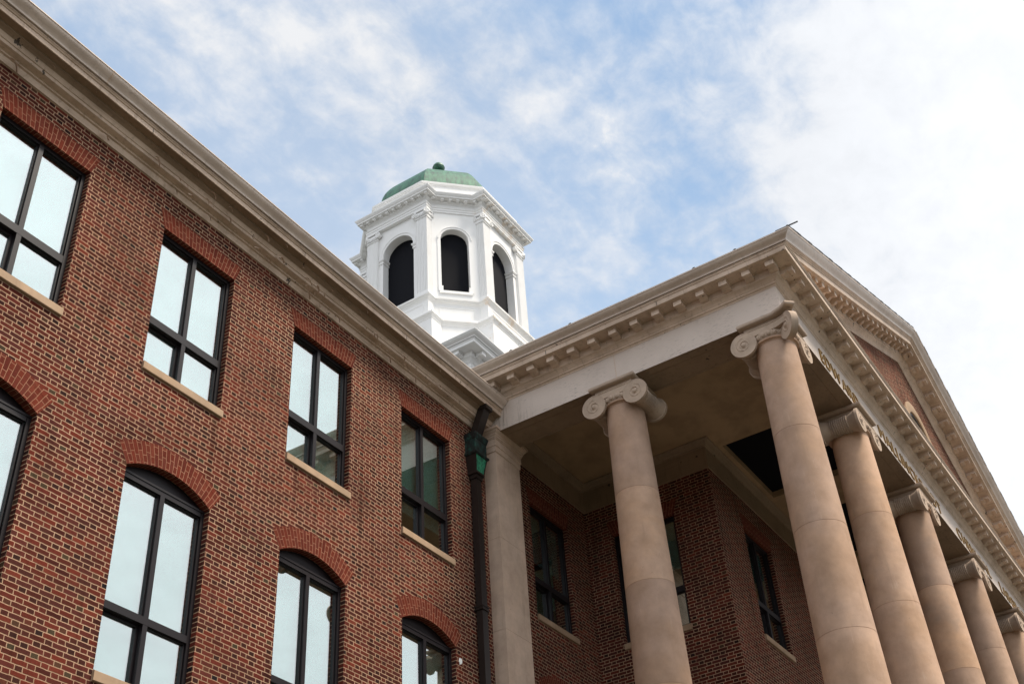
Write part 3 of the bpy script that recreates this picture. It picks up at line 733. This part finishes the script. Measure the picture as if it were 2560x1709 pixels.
def band(mb, path, z0=15.065, z1=15.205, th=.02):
    """channel strip between volutes following a plan path, with raised edge fillets"""
    n = len(path)
    def nr(i):
        a = path[max(0, i-1)]; b = path[min(n-1, i+1)]; dx, dy = b[0]-a[0], b[1]-a[1]; L = math.hypot(dx, dy); return (dy/L, -dx/L)
    prof = [(-.10, z0-.01), (.0, z0-.01), (.006, z0-.004), (.006, z0+.008), (0, z0+.014), (0, z1-.016), (.010, z1-.010), (.012, z1+.004), (.0, z1+.012), (-.10, z1+.012)]
    G = [[(path[i][0]+nr(i)[0]*t, path[i][1]+nr(i)[1]*t, z) for t, z in prof] for i in range(n)]
    mb.grid(G)
    mb.face(G[0]); mb.face(G[-1])
def bolster(mb, cx, cy, axis, L=.40):
    pr = []
    key = [(-L, .245), (-L+.03, .238), (-.30, .205), (-.22, .178)]
    m_ = []
    for k in range(9):
        c = -.17+.0425*k; m_ += [(c-.018, .160+.01*abs(k-4)/4), (c-.008, .178+.012*abs(k-4)/4), (c+.008, .178+.012*abs(k-4)/4), (c+.018, .160+.01*abs(k-4)/4)]
    key += m_+[(.22, .178), (.30, .205), (L-.03, .238), (L, .245)]
    mb.lathe([(r_, z) for z, r_ in key], cx, cy, 28, axis, ZV+.006)
def make_capital(parent, kind):
    """local coords about the column axis (z world). kind 'x': faces look along x; 'y': along y; 'corner': west+south faces"""
    ms = MB()
    ech = [(.372, 14.90), (.40, 14.93), (.425, 14.97), (.445, 15.02), (.44, 15.07), (.40, 15.10), (.2, 15.10)]
    ms.lathe(ech, 0, 0, 48)
    for k in range(24):
        a = 2*math.pi*(k+.5)/24; ms.ell((.425*math.cos(a), .425*math.sin(a), 15.01), (.040, .040, .055), 8, 6)
        b = 2*math.pi*k/24; ms.ell((.44*math.cos(b), .44*math.sin(b), 15.0), (.010, .010, .055), 5, 4)
    ms.box(-.40, .40, -.40, .40, 15.085, 15.285)
    eo = ms.build('echinus', 'capstone', parent, 40)
    ab = MB()
    if kind == 'corner': path = [(-.485, .485), (-.485, -.20), (-.56, -.40), (-.66, -.54), (-.54, -.66), (-.40, -.56), (-.20, -.485), (.485, -.485), (.485, .485)]
    else: path = [(-.485, .485), (-.485, -.485), (.485, -.485), (.485, .485)]
    ap = [(-.06, 15.28), (-.03, 15.285), (-.004, 15.292), (.012, 15.310), (.016, 15.335), (.010, 15.352), (.004, 15.356), (.004, 15.369)]
    ab.sweep(path, ap, closed=True, side=1)
    zz = [p for p in path]; ab.face([(p[0], p[1], 15.369) for p in path]); ab.face([(p[0]*.9, p[1]*.9, 15.281) for p in path])
    ab.build('abacus', 'capstone', parent, 35)
    def vol(C, U_, N_, hand, **k):
        m_ = MB(); volute(m_, C, U_, N_, hand, **k); return m_.build('volute', 'capstone', parent, 50)
    def strip(path):
        m_ = MB(); band(m_, path); m_.build('volute_band', 'capstone', parent, 35)
    if kind in 'xy':
        for s in (1, -1):
            for e in (1, -1):
                if kind == 'x': vol((s*FN, e*VX, ZV), (0, 1), (s, 0), -e*1)
                else: vol((e*VX, s*FN, ZV), (1, 0), (0, s), -e)
        F2 = FN-.004
        if kind == 'x': strip([(-F2, VX), (-F2, -VX)]); strip([(F2, -VX), (F2, VX)])
        else: strip([(-VX, -F2), (VX, -F2)]); strip([(VX, F2), (-VX, F2)])
        for e in (1, -1):
            m_ = MB(); bolster(m_, 0 if kind == 'x' else e*VX, e*VX if kind == 'x' else 0, kind); m_.build('bolster', 'capstone', parent, 40)
    else:
        vol((-FN, VX, ZV), (0, 1), (-1, 0), -1); vol((VX, -FN, ZV), (1, 0), (0, -1), -1)
        q = .7071; d = .655; tk = .062
        Cx, Cy = -d*q, -d*q
        vol((Cx-q*tk, Cy+q*tk, ZV), (q, q), (-q, q), 1, thick=tk*1.0)
        vol((Cx+q*tk, Cy-q*tk, ZV), (q, q), (q, -q), 1, thick=tk*1.0)
        F2 = FN-.004; t2 = tk-.005
        strip([(-F2, VX), (-F2, .1), (-F2, -.12), (-F2-.012, -.24), (-F2-.045, -.33), (Cx-q*t2, Cy+q*t2)])
        strip([(Cx+q*t2, Cy-q*t2), (-.33, -F2-.045), (-.24, -F2-.012), (-.12, -F2), (.1, -F2), (VX, -F2)])
        m_ = MB(); bolster(m_, 0, VX, 'x'); m_.build('bolster', 'capstone', parent, 40)
        m_ = MB(); bolster(m_, VX, 0, 'y'); m_.build('bolster', 'capstone', parent, 40)
        vol((FN, VX, ZV), (0, 1), (1, 0), -1); vol((VX, FN, ZV), (1, 0), (0, 1), -1)
def make_column(kind, x, y, label):
    t_ = thing('stone_column', label, 'column', (x, y, 0), 'stone columns of the portico')
    m_ = MB(); prof = []
    joints = [13.0-1.87*k for k in range(5)]
    zs = [3.3+(ZSH-3.3)*i/40 for i in range(41)]
    for j in joints: zs += [j-.005, j-.003, j+.003, j+.005]
    zs = sorted(zs)
    for z in zs:
        g = .004 if any(abs(z-j) < .005 for j in joints) else 0
        prof.append((shaft_r(z)-g, z))
    prof += [(.371, 14.872), (.382, 14.878), (.384, 14.886), (.384, 14.892), (.410, 14.894), (.422, 14.903), (.425, 14.914), (.420, 14.926), (.405, 14.934), (.3, 14.934)]
    prof = [(.62, 3.0), (.66, 3.05), (.66, 3.12), (.60, 3.17), (.57, 3.20), (.62, 3.24), (.60, 3.29)]+prof
    m_.lathe(prof, 0, 0, 72); m_.build('shaft', 'stone', t_, 30)
    m_ = MB(); m_.box(-.72, .72, -.72, .72, 2.85, 3.0); m_.build('plinth', 'pier', t_)
    cp = bpy.data.objects.new('x', None)
    m_ = MB(); m_.lathe([(.30, 14.90), (.36, 14.93), (.36, 15.28)], 0, 0, 40)
    cap = m_.build('capital', 'capstone', t_, 30)
    make_capital(cap, kind)
    bpy.data.objects.remove(cp)
    return t_
CXX = [17.732, 21.451, 25.355]; CXX += [2*XA-c for c in CXX[::-1]]
CY = -6.206
make_column('corner', CXX[0], CY, 'tallest tan stone column at the portico corner, with a diagonal corner volute')
make_column('x', CXX[0], -3.051, 'single tan stone column standing inboard between the square pier and the corner column')
c2 = make_column('y', CXX[1], CY, 'tan stone column just right of the big corner column, first under the gilt lettering')
labs = ['tan stone column third along the gable front, counting the corner column as first', 'tan stone column fourth along the gable front', 'tan stone column fifth along the gable front, nearest the right edge of the picture', 'last tan stone column at the far end of the gable front']
for k, lb in enumerate(labs):
    c = copy_tree(c2, None, (CXX[k+2], CY, 0)); c['label'] = lb
# far side column
pr_ = thing('square_pier', 'flat tan stone pier against the brick wing beside the dark downspout', 'pier')
m_ = MB(); zj = [13.0-1.87*k for k in range(6)]
edges = [14.93]+zj+[0.0]
for i in range(len(edges)-1): m_.box(Xe, Xe+.877, -.284, 0.02, edges[i+1]+(.006 if i < len(edges)-2 else 0), edges[i])
m_.box(Xe+.006, Xe+.871, -.278, 0.02, 0, 14.93)
m_.build('shaft', 'pier', pr_)
m_ = MB(); m_.sweep([(Xe, .02), (Xe, -.284), (Xe+.877, -.284), (Xe+.877, .02)], [(0, 14.92), (.012, 14.925), (.020, 14.935), (.020, 15.045), (.030, 15.052), (.036, 15.060), (.036, 15.20), (.048, 15.206), (.050, 15.225), (.062, 15.235), (.066, 15.268), (.078, 15.276), (.082, 15.305), (.096, 15.320), (.120, 15.345), (.128, 15.372), (.150, 15.378), (.152, 15.43), (0, 15.43)], side=1)
m_.build('capital', 'pier', pr_, 30)

# ------------------------------------------------------------------ downspout with conductor head
ds = thing('downspout', 'dark brown square downspout with green patinated conductor head beside the stone pier', 'downspout', (16.88, 0, 0))
X0 = 16.88
m_ = MB(); m_.box(16.80-X0, 16.97-X0, -.165, -.035, 0, 14.10); m_.build('pipe', 'pipe', ds)
m_ = MB()
for z in (11.40, 11.335, 7.6, 4.0): m_.box(16.775-X0, 16.995-X0, -.19, -.0, z, z+.025)
m_.box(16.785-X0, 16.985-X0, -.18, -.02, 11.36, 11.40); m_.build('strap', 'pipe', ds)
hd = MB(); xa, xb, yb, ya = 16.67-X0, 17.12-X0, -.277, 0.0
hd.sweep([(xa+.03, 0), (xa+.03, yb+.03), (xb-.03, yb+.03), (xb-.03, 0)], [(0, 14.64), (0, 14.93), (.008, 14.935), (.012, 14.96), (.030, 15.02), (.034, 15.066), (-.1, 15.07)], side=1, caps=True)
hd.sweep([(xa+.03, 0), (xa+.03, yb+.03), (xb-.03, yb+.03), (xb-.03, 0)], [(-.02, 14.57), (.022, 14.575), (.038, 14.60), (.034, 14.625), (.0, 14.645)], side=1, caps=True)
ho = hd.build('conductor_head', 'head', ds)
hd = MB(); a, b, c = (xa+.035, xb-.035, yb+.035), (16.76-X0, 17.01-X0, -.20), 0
top = [(a[0], 0), (a[0], a[2]), (a[1], a[2]), (a[1], 0)]; bot = [(b[0], 0), (b[0], b[2]), (b[1], b[2]), (b[1], 0)]
for i in range(3): hd.face([(top[i][0], top[i][1], 14.575), (top[i+1][0], top[i+1][1], 14.575), (bot[i+1][0], bot[i+1][1], 14.22), (bot[i][0], bot[i][1], 14.22)])
hd.build('hopper', 'patina', ho)
hd = MB()
for i in (1, 2):
    p, q = top[i], bot[i]; s_ = .014
    hd.face([(p[0]-s_, p[1]-.006, 14.575), (p[0]+s_, p[1]-.006, 14.575), (q[0]+s_, q[1]-.006, 14.22), (q[0]-s_, q[1]-.006, 14.22)])
hd.face([(top[0][0]-.004, 0, 14.575), (top[1][0]-.004, top[1][1], 14.575), (bot[1][0]-.004, bot[1][1], 14.22), (bot[0][0]-.004, 0, 14.22)])
hd.box(16.745-X0, 17.025-X0, -.215, 0, 14.17, 14.225); hd.box(16.775-X0, 16.995-X0, -.185, -.02, 14.08, 14.172)
hd.build('hopper_frame', 'pipe', ho)
m_ = MB(); A_ = [(16.80-X0, -.20, 15.06), (17.0-X0, -.20, 15.06), (17.0-X0, -.03, 15.06), (16.80-X0, -.03, 15.06)]
B_ = [(16.80-X0, -.47, 15.695), (17.0-X0, -.47, 15.695), (17.0-X0, -.30, 15.695), (16.80-X0, -.30, 15.695)]
for i in range(4): m_.face([A_[i], A_[(i+1) % 4], B_[(i+1) % 4], B_[i]])
m_.box(16.785-X0, 17.015-X0, -.49, -.29, 15.60, 15.69)
m_.build('elbow', 'pipe', ds)

# ------------------------------------------------------------------ cupola
XQ, YQ = 27.433, 7.857
cup = thing('bell_cupola', 'white octagonal cupola with black arched louvres and green copper dome above the roofs', 'cupola', (XQ, YQ, 0))
def outline(Rq, a, s):
    q = [(-Rq, a), (-Rq, -a), (-Rq+s, -a), (-a, -Rq+s), (-a, -Rq)]
    pts = [(-Rq, -a), (-Rq+s, -a), (-a, -Rq+s), (-a, -Rq)]; out = []
    for k in range(4):
        c, s_ = math.cos(k*math.pi/2), math.sin(k*math.pi/2)
        out += [(x*c-y*s_, x*s_+y*c) for x, y in pts]
    return out
base = outline(2.70, 1.295, .30)
sq = lambda h: [(-h, h), (-h, -h), (h, -h), (h, h)]
OUT = 1
m_ = MB(); hb = 3.734-.673; dzq = 24.366-16.622
m_.sweep(sq(hb), [(0, 17.0), (0, 23.62), (.012, 23.63), (.012, 23.66)]+[(t, z+dzq) for t, z in pc[:-2]]+[(.3, 24.25)], closed=True, side=OUT); m_.build('base_stage', 'white', cup, 32)
m_ = MB(); m_.sweep(sq(hb), [(t, z+dzq) for t, z in gp]+[(-2, 24.4)], closed=True, side=OUT); m_.build('base_gutter', 'white', cup, 32)
bm_ = modillion('base_modillion', cup, ma='white', wd=.20, sc=1.05)
first = True
for r_ in range(4):
    for k in range(10):
        xx = -hb+.16+.635*k
        if xx > hb: break
        o = bm_ if first else copy_obj(bm_, cup); first = False
        c, s_ = math.cos(r_*math.pi/2), math.sin(r_*math.pi/2)
        o.location = (xx*c+hb*s_, xx*s_-hb*c, 16.312+dzq); o.rotation_euler = (0, 0, r_*math.pi/2)
m_ = MB()
m_.sweep(base, [(.42, 24.0), (.42, 26.16), (.434, 26.165), (.436, 26.20), (.455, 26.225), (.475, 26.27), (.49, 26.285), (.49, 26.30), (.517, 26.31), (.520, 26.37), (.50, 26.40), (.02, 26.50)], closed=True, side=OUT)
m_.build('lower_drum', 'white_trim', cup, 32)
m_ = MB()
m_.sweep(base, [(.02, 26.45), (.02, 27.40), (.032, 27.41), (.034, 27.44), (.055, 27.455), (.085, 27.49), (.105, 27.515), (.108, 27.535), (.135, 27.54), (.140, 27.60), (.12, 27.615), (.0, 27.66), (-.9, 27.75)], closed=True, side=OUT)
m_.build('pedestal', 'white_trim', cup, 32)
# raised panel outlines on the pedestal
def outline_panel(mb, O, U_, N_, u0, u1, z0, z1, t=.03, pr=.014):
    P = lambda u, z, d: (O[0]+U_[0]*u+N_[0]*d, O[1]+U_[1]*u+N_[1]*d, z)
    for (a, b, c, d) in ((u0, u1, z0, z0+t), (u0, u1, z1-t, z1), (u0, u0+t, z0+t, z1-t), (u1-t, u1, z0+t, z1-t)):
        mb.face([P(a, c, pr), P(b, c, pr), P(b, d, pr), P(a, d, pr)])
        for (p, q) in (((a, c), (b, c)), ((b, c), (b, d)), ((b, d), (a, d)), ((a, d), (a, c))): mb.face([P(*p, pr), P(*q, pr), P(*q, 0), P(*p, 0)])
q7 = math.sqrt(.5)
def rotk(p, k):
    c, s_ = round(math.cos(k*math.pi/2)), round(math.sin(k*math.pi/2)); return (p[0]*c-p[1]*s_, p[0]*s_+p[1]*c)
for k in range(4):
    m_ = MB()
    outline_panel(m_, rotk((-2.72, 0), k), rotk((0, -1), k), rotk((-1, 0), k), -1.12, 1.12, 26.78, 27.28)
    outline_panel(m_, rotk((-1.8475-.02*q7, -1.8475-.02*q7), k), rotk((q7, -q7), k), rotk((-q7, -q7), k), -.60, .60, 26.78, 27.28)
    m_.build('pedestal_panel', 'white', cup)
# belfry walls
for k in range(4):
    m_ = MB(); panel(m_, rotk((-2.60, 0), k), rotk((0, -1), k), rotk((-1, 0), k), -.86, .86, 27.6, 31.66, [(-.66, .66, 27.70, 30.30, .66)], .30)
    wo = m_.build('belfry_wall', 'white', cup)
    O, U_, N_ = rotk((-2.60, 0), k), rotk((0, -1), k), rotk((-1, 0), k)
    m_ = MB(); P = lambda u, z, d: (O[0]+U_[0]*u+N_[0]*d, O[1]+U_[1]*u+N_[1]*d, z)
    def archivolt(m_, P, hw, zs, w_=.13):
        for i in range(20):
            a0, a1 = math.pi*i/20, math.pi*(i+1)/20
            pr = [(hw-.002, -.02), (hw-.002, .022), (hw+w_*.65, .022), (hw+w_*.66, .040), (hw+w_, .040), (hw+w_, -.01)]
            A0 = [P(-r_*math.cos(a0), zs+r_*math.sin(a0), d) for r_, d in pr]; A1 = [P(-r_*math.cos(a1), zs+r_*math.sin(a1), d) for r_, d in pr]
            for j in range(5): m_.face([A0[j], A1[j], A1[j+1], A0[j+1]])
    archivolt(m_, P, .66, 30.30); m_.build('archivolt', 'white', wo, 30)
    m_ = MB()
    for s in (-1, 1):
        for (z0, z1, t) in ((30.08, 30.13, .035), (30.13, 30.20, .02), (30.20, 30.235, .05), (30.235, 30.285, .07)):
            u0, u1 = (.66-t, .865) if s > 0 else (-.865, -.66+t)
            a, b = P(u0, 0, -.30), P(u1, 0, t*.8)
            m_.box(min(a[0], b[0]), max(a[0], b[0]), min(a[1], b[1]), max(a[1], b[1]), z0, z1)
    m_.build('impost', 'white', wo)
    m_ = MB(); n = 18; us = [-.70+1.40*i/n for i in range(n+1)]
    for i in range(n):
        z0, z1 = [30.30+math.sqrt(max(0, .70**2-u*u)) for u in (us[i], us[i+1])]
        m_.face([P(us[i], 27.6, -.30), P(us[i+1], 27.6, -.30), P(us[i+1], z1, -.30), P(us[i], z0, -.30)])
    m_.build('louvre', 'black', wo)
    # diagonal face
    O2, U2, N2 = rotk((-1.8475, -1.8475), k), rotk((q7, -q7), k), rotk((-q7, -q7), k)
    m_ = MB(); panel(m_, O2, U2, N2, -.80, .80, 27.6, 31.66, [(-.49, .49, 27.98, 30.37, .49)], .26)
    P2 = lambda u, z, d: (O2[0]+U2[0]*u+N2[0]*d, O2[1]+U2[1]*u+N2[1]*d, z)
    w2 = m_.build('diagonal_wall', 'white', cup)
    m_ = MB(); archivolt(m_, P2, .49, 30.37, .11)
    for s in (-1, 1):
        m_.face([P2(s*.49, 27.98, .022), P2(s*.60, 27.98, .022), P2(s*.60, 30.37, .022), P2(s*.49, 30.37, .022)]); m_.face([P2(s*.60, 27.98, .022), P2(s*.60, 27.98, 0), P2(s*.60, 30.37, 0), P2(s*.60, 30.37, .022)])
    def obox(m_, P, u0, u1, z0, z1, d0, d1):
        c = [P(u, z, d) for z in (z0, z1) for d in (d0, d1) for u in (u0, u1)]
        for f in ((0, 2, 3, 1), (4, 5, 7, 6), (0, 1, 5, 4), (2, 6, 7, 3), (0, 4, 6, 2), (1, 3, 7, 5)): m_.face([c[g] for g in f])
    obox(m_, P2, -.56, .56, 27.90, 28.0, -.2, .05)
    for s in (-1, 1): obox(m_, P2, s*.44 if s > 0 else -.60, .60 if s > 0 else -.44, 28.0, 28.22, -.1, .03)
    m_.build('archivolt', 'white', w2, 30)
    m_ = MB(); us = [-.52+1.04*i/n for i in range(n+1)]
    for i in range(n):
        z0, z1 = [30.37+math.sqrt(max(0, .52**2-u*u)) for u in (us[i], us[i+1])]
        m_.face([P2(us[i], 27.6, -.26), P2(us[i+1], 27.6, -.26), P2(us[i+1], z1, -.26), P2(us[i], z0, -.26)])
    m_.build('louvre', 'black', w2)
    # fluted pilasters either side of each diagonal
    for mir in (0, 1):
        f = (lambda p: p) if mir == 0 else (lambda p: (p[1], p[0]))
        def flute(a, b, inward, n=6):
            pts = []; dx, dy = b[0]-a[0], b[1]-a[1]
            for i in range(n):
                for c, d in ((.22, 0), (.36, .022), (.64, .022), (.78, 0)):
                    tt = (i+c)/n; pts.append((a[0]+dx*tt+inward[0]*d, a[1]+dy*tt+inward[1]*d))
            return pts
        A, B, C, D, E_ = (-2.70, -.84), (-2.70, -1.295), (-2.40, -1.295), (-2.35, -1.25), (-2.35, -.84)
        poly = [A]+flute(A, B, (1, 0), 7)+[B]+flute(B, C, (0, 1), 5)+[C, D, E_]
        pl = [rotk(f(p), k) for p in poly]
        m_ = MB(); m_.prism(pl, lambda x, y: (x, y, 27.84), lambda x, y: (x, y, 31.22))
        zz = [(27.62, 27.70, .035), (27.70, 27.78, .02), (27.78, 27.84, .012)]
        simple = [A, B, C, D, E_]
        for z0, z1, e in zz:
            sp_ = [(-2.70-e, -.84+e), (-2.70-e, -1.295-e), (-2.40+e*.4, -1.295-e), (-2.35, -1.25), (-2.35, -.84+e)]
            sp_ = [rotk(f(p), k) for p in sp_]; m_.prism(sp_, lambda x, y, z=z0: (x, y, z), lambda x, y, z=z1: (x, y, z))
        po = m_.build('pilaster', 'white', cup)
        m_ = MB()
        for z0, z1, e in ((31.20, 31.24, .02), (31.24, 31.36, .008), (31.36, 31.46, .035), (31.52, 31.60, .05)):
            sp_ = [(-2.70-e, -.84+e), (-2.70-e, -1.295-e), (-2.40+e*.4, -1.295-e), (-2.35, -1.25), (-2.35, -.84+e)]
            sp_ = [rotk(f(p), k) for p in sp_]; m_.prism(sp_, lambda x, y, z=z0: (x, y, z), lambda x, y, z=z1: (x, y, z))
        for (cx_, cy_, ax) in ((-2.75, -.80, 'x'), (-2.74, -1.335, 'd'), (-2.36, -1.345, 'y')):
            n_ = {'x': (-1, 0), 'y': (0, -1), 'd': (-q7, -q7)}[ax]; t_ = (-n_[1], n_[0])
            G = []
            for i in range(16):
                a = 2*math.pi*i/16; row = []
                for r_, d in ((.001, .025), (.03, .02), (.035, .0), (.07, .0), (.085, .02), (.105, .015), (.108, -.02), (.10, -.12)):
                    px_ = cx_+t_[0]*math.cos(a)*r_+n_[0]*d; py_ = cy_+t_[1]*math.cos(a)*r_+n_[1]*d
                    x_, y_ = rotk(f((px_, py_)), k); row.append((x_, y_, 31.41+math.sin(a)*r_))
                G.append(row)
            m_.grid(G, cu=True)
        for i in range(7):
            px_, py_ = rotk(f((-2.735, -.84-.455*(i+.5)/7)), k); m_.ell((px_, py_, 31.30), (.026, .026, .05), 6, 5)
        m_.build('capital', 'white', po, 40)
m_ = MB()
m_.sweep(base, [(-.4, 31.595), (.03, 31.595), (.03, 31.68), (.045, 31.685), (.045, 31.77), (.06, 31.775), (.072, 31.80), (.075, 31.815), (.02, 31.82), (.02, 31.97), (.035, 31.98), (.04, 32.0), (.065, 32.02), (.085, 32.04), (.09, 32.055), (.09, 32.135), (.10, 32.138), (.265, 32.138), (.27, 32.142), (.272, 32.205), (.29, 32.21), (.30, 32.235), (.325, 32.265), (.335, 32.29), (.339, 32.318), (.30, 32.325), (-.3, 32.42)], closed=True, side=OUT)
m_.build('belfry_cornice', 'white_trim', cup, 32)
bl = MB(); bl.box(-.055, .055, -.225, -.085, -.075, .002); bl.box(-.068, .068, -.238, -.085, -.014, .002); bo = bl.build('belfry_modillion', 'white', cup)
first = True
def put_mod(x, y, ang):
    global first
    o = bo if first else copy_obj(bo, cup); first = False
    o.location = (x, y, 32.138); o.rotation_euler = (0, 0, ang)
for k in range(4):
    for i in range(11):
        x, y = rotk((-2.70, -1.42+.284*i), k); put_mod(x, y, k*math.pi/2-math.pi/2)
    for i in range(4):
        u = -.42+.28*i; x, y = rotk((-1.8475+q7*u, -1.8475-q7*u), k); put_mod(x, y, k*math.pi/2-math.pi/4)
    x, y = rotk((-2.54, -1.295), k); put_mod(x, y, k*math.pi/2); x, y = rotk((-1.295, -2.54), k); put_mod(x, y, k*math.pi/2-math.pi/2)
def octp(Rq): a = Rq*.4142; return [(-Rq, a), (-Rq, -a), (-a, -Rq), (a, -Rq), (Rq, -a), (Rq, a), (a, Rq), (-a, Rq)]
m_ = MB(); m_.sweep(octp(2.62), [(0, 32.3), (0, 32.90), (.02, 32.905), (.03, 32.94), (.055, 32.96), (.062, 33.0), (.066, 33.05), (.05, 33.06), (-.3, 33.10)], closed=True, side=OUT); m_.build('attic', 'white', cup, 32)
m_ = MB()
dp = [(2.375, 33.03), (2.385, 33.2), (2.365, 33.35), (2.345, 33.47), (2.295, 33.70), (2.205, 33.96), (2.11, 34.15), (2.01, 34.32), (1.90, 34.49), (1.78, 34.65), (1.63, 34.79), (1.40, 34.94), (1.08, 35.08), (.7, 35.20), (.35, 35.28), (.12, 35.4)]
m_.sweep(octp(1.0), [(r_-1, z) for r_, z in dp], closed=True, side=OUT)
do = m_.build('dome', 'copper', cup, 22)
m_ = MB()
for x, y in octp(1.0):
    pass
m_.lathe([(.30, 35.2), (.24, 35.9), (.15, 36.2), (.13, 36.34)], 0, 0, 20)
m_.lathe([(.001, 36.380), (.10, 36.400), (.18, 36.470), (.225, 36.550), (.236, 36.610), (.245, 36.615), (.245, 36.630), (.236, 36.635), (.22, 36.710), (.17, 36.790), (.10, 36.840), (.001, 36.855)], 0, 0, 28)
m_.build('finial', 'copper', do, 40)

# ------------------------------------------------------------------ ground
m_ = MB(); m_.face([(-600, -600, 0), (600, -600, 0), (600, 600, 0), (-600, 600, 0)]); m_.build('ground', 'ground', None, kind='structure')
m_ = MB(); m_.box(-8, 60, -13.5, -9.2, .0, .012); m_.build('path', 'path', None, kind='structure')
m_ = MB()
for k in range(17): m_.box(16.4-.0, 38.5, Yf-.9-.33*(16-k), -.02 if k == 16 else Yf-.9-.33*(15-k)+.34, 0, 2.85-.166*(16-k)+.0) if False else m_.box(16.4, 38.5, Yf-.9-.33*(16-k), (-.3 if k == 16 else Yf-.9-.33*(15-k)), 0.013, 2.85-.166*(16-k))
st = m_.build('steps', 'granite', None); st['kind'] = 'structure'
rn = random.Random(11)
def sky_blocker_belt():  # added unseen foliage ring; blocks low sky light from soffits and porch
    m_ = MB()
    for k in range(5200):
        a = math.pi*(.62+1.28*rn.random()); r_ = rn.uniform(58, 74); hmax = 15+6*math.sin(a*9)+4*math.sin(a*23+1)
        z = hmax*rn.random()**.6; s_ = rn.uniform(1.0, 2.2)
        cx, cy = 10+r_*math.cos(a), r_*math.sin(a)-5
        q = [Vector((rn.uniform(-1, 1), rn.uniform(-1, 1), rn.uniform(-1, 1))).normalized()*s_ for _ in range(4)]
        m_.face([(cx+v.x, cy+v.y, max(.1, z+v.z)) for v in q[:3]]); m_.face([(cx+v.x, cy+v.y, max(.1, z+v.z)) for v in q[1:]])
    return m_.build('sky_blocker_trees', 'blocker_leaves', None, merge=False)
M['blocker_leaves'] = mat('blocker_leaf_mass', flat((.04, .042, .025), .8, 0, .2, .5))
tb = sky_blocker_belt(); tb['kind'] = 'stuff'; tb['label'] = 'added unseen belt of dark leafy trees blocking low sky light from the building'; tb['category'] = 'trees'
print('objects', len(bpy.data.objects))
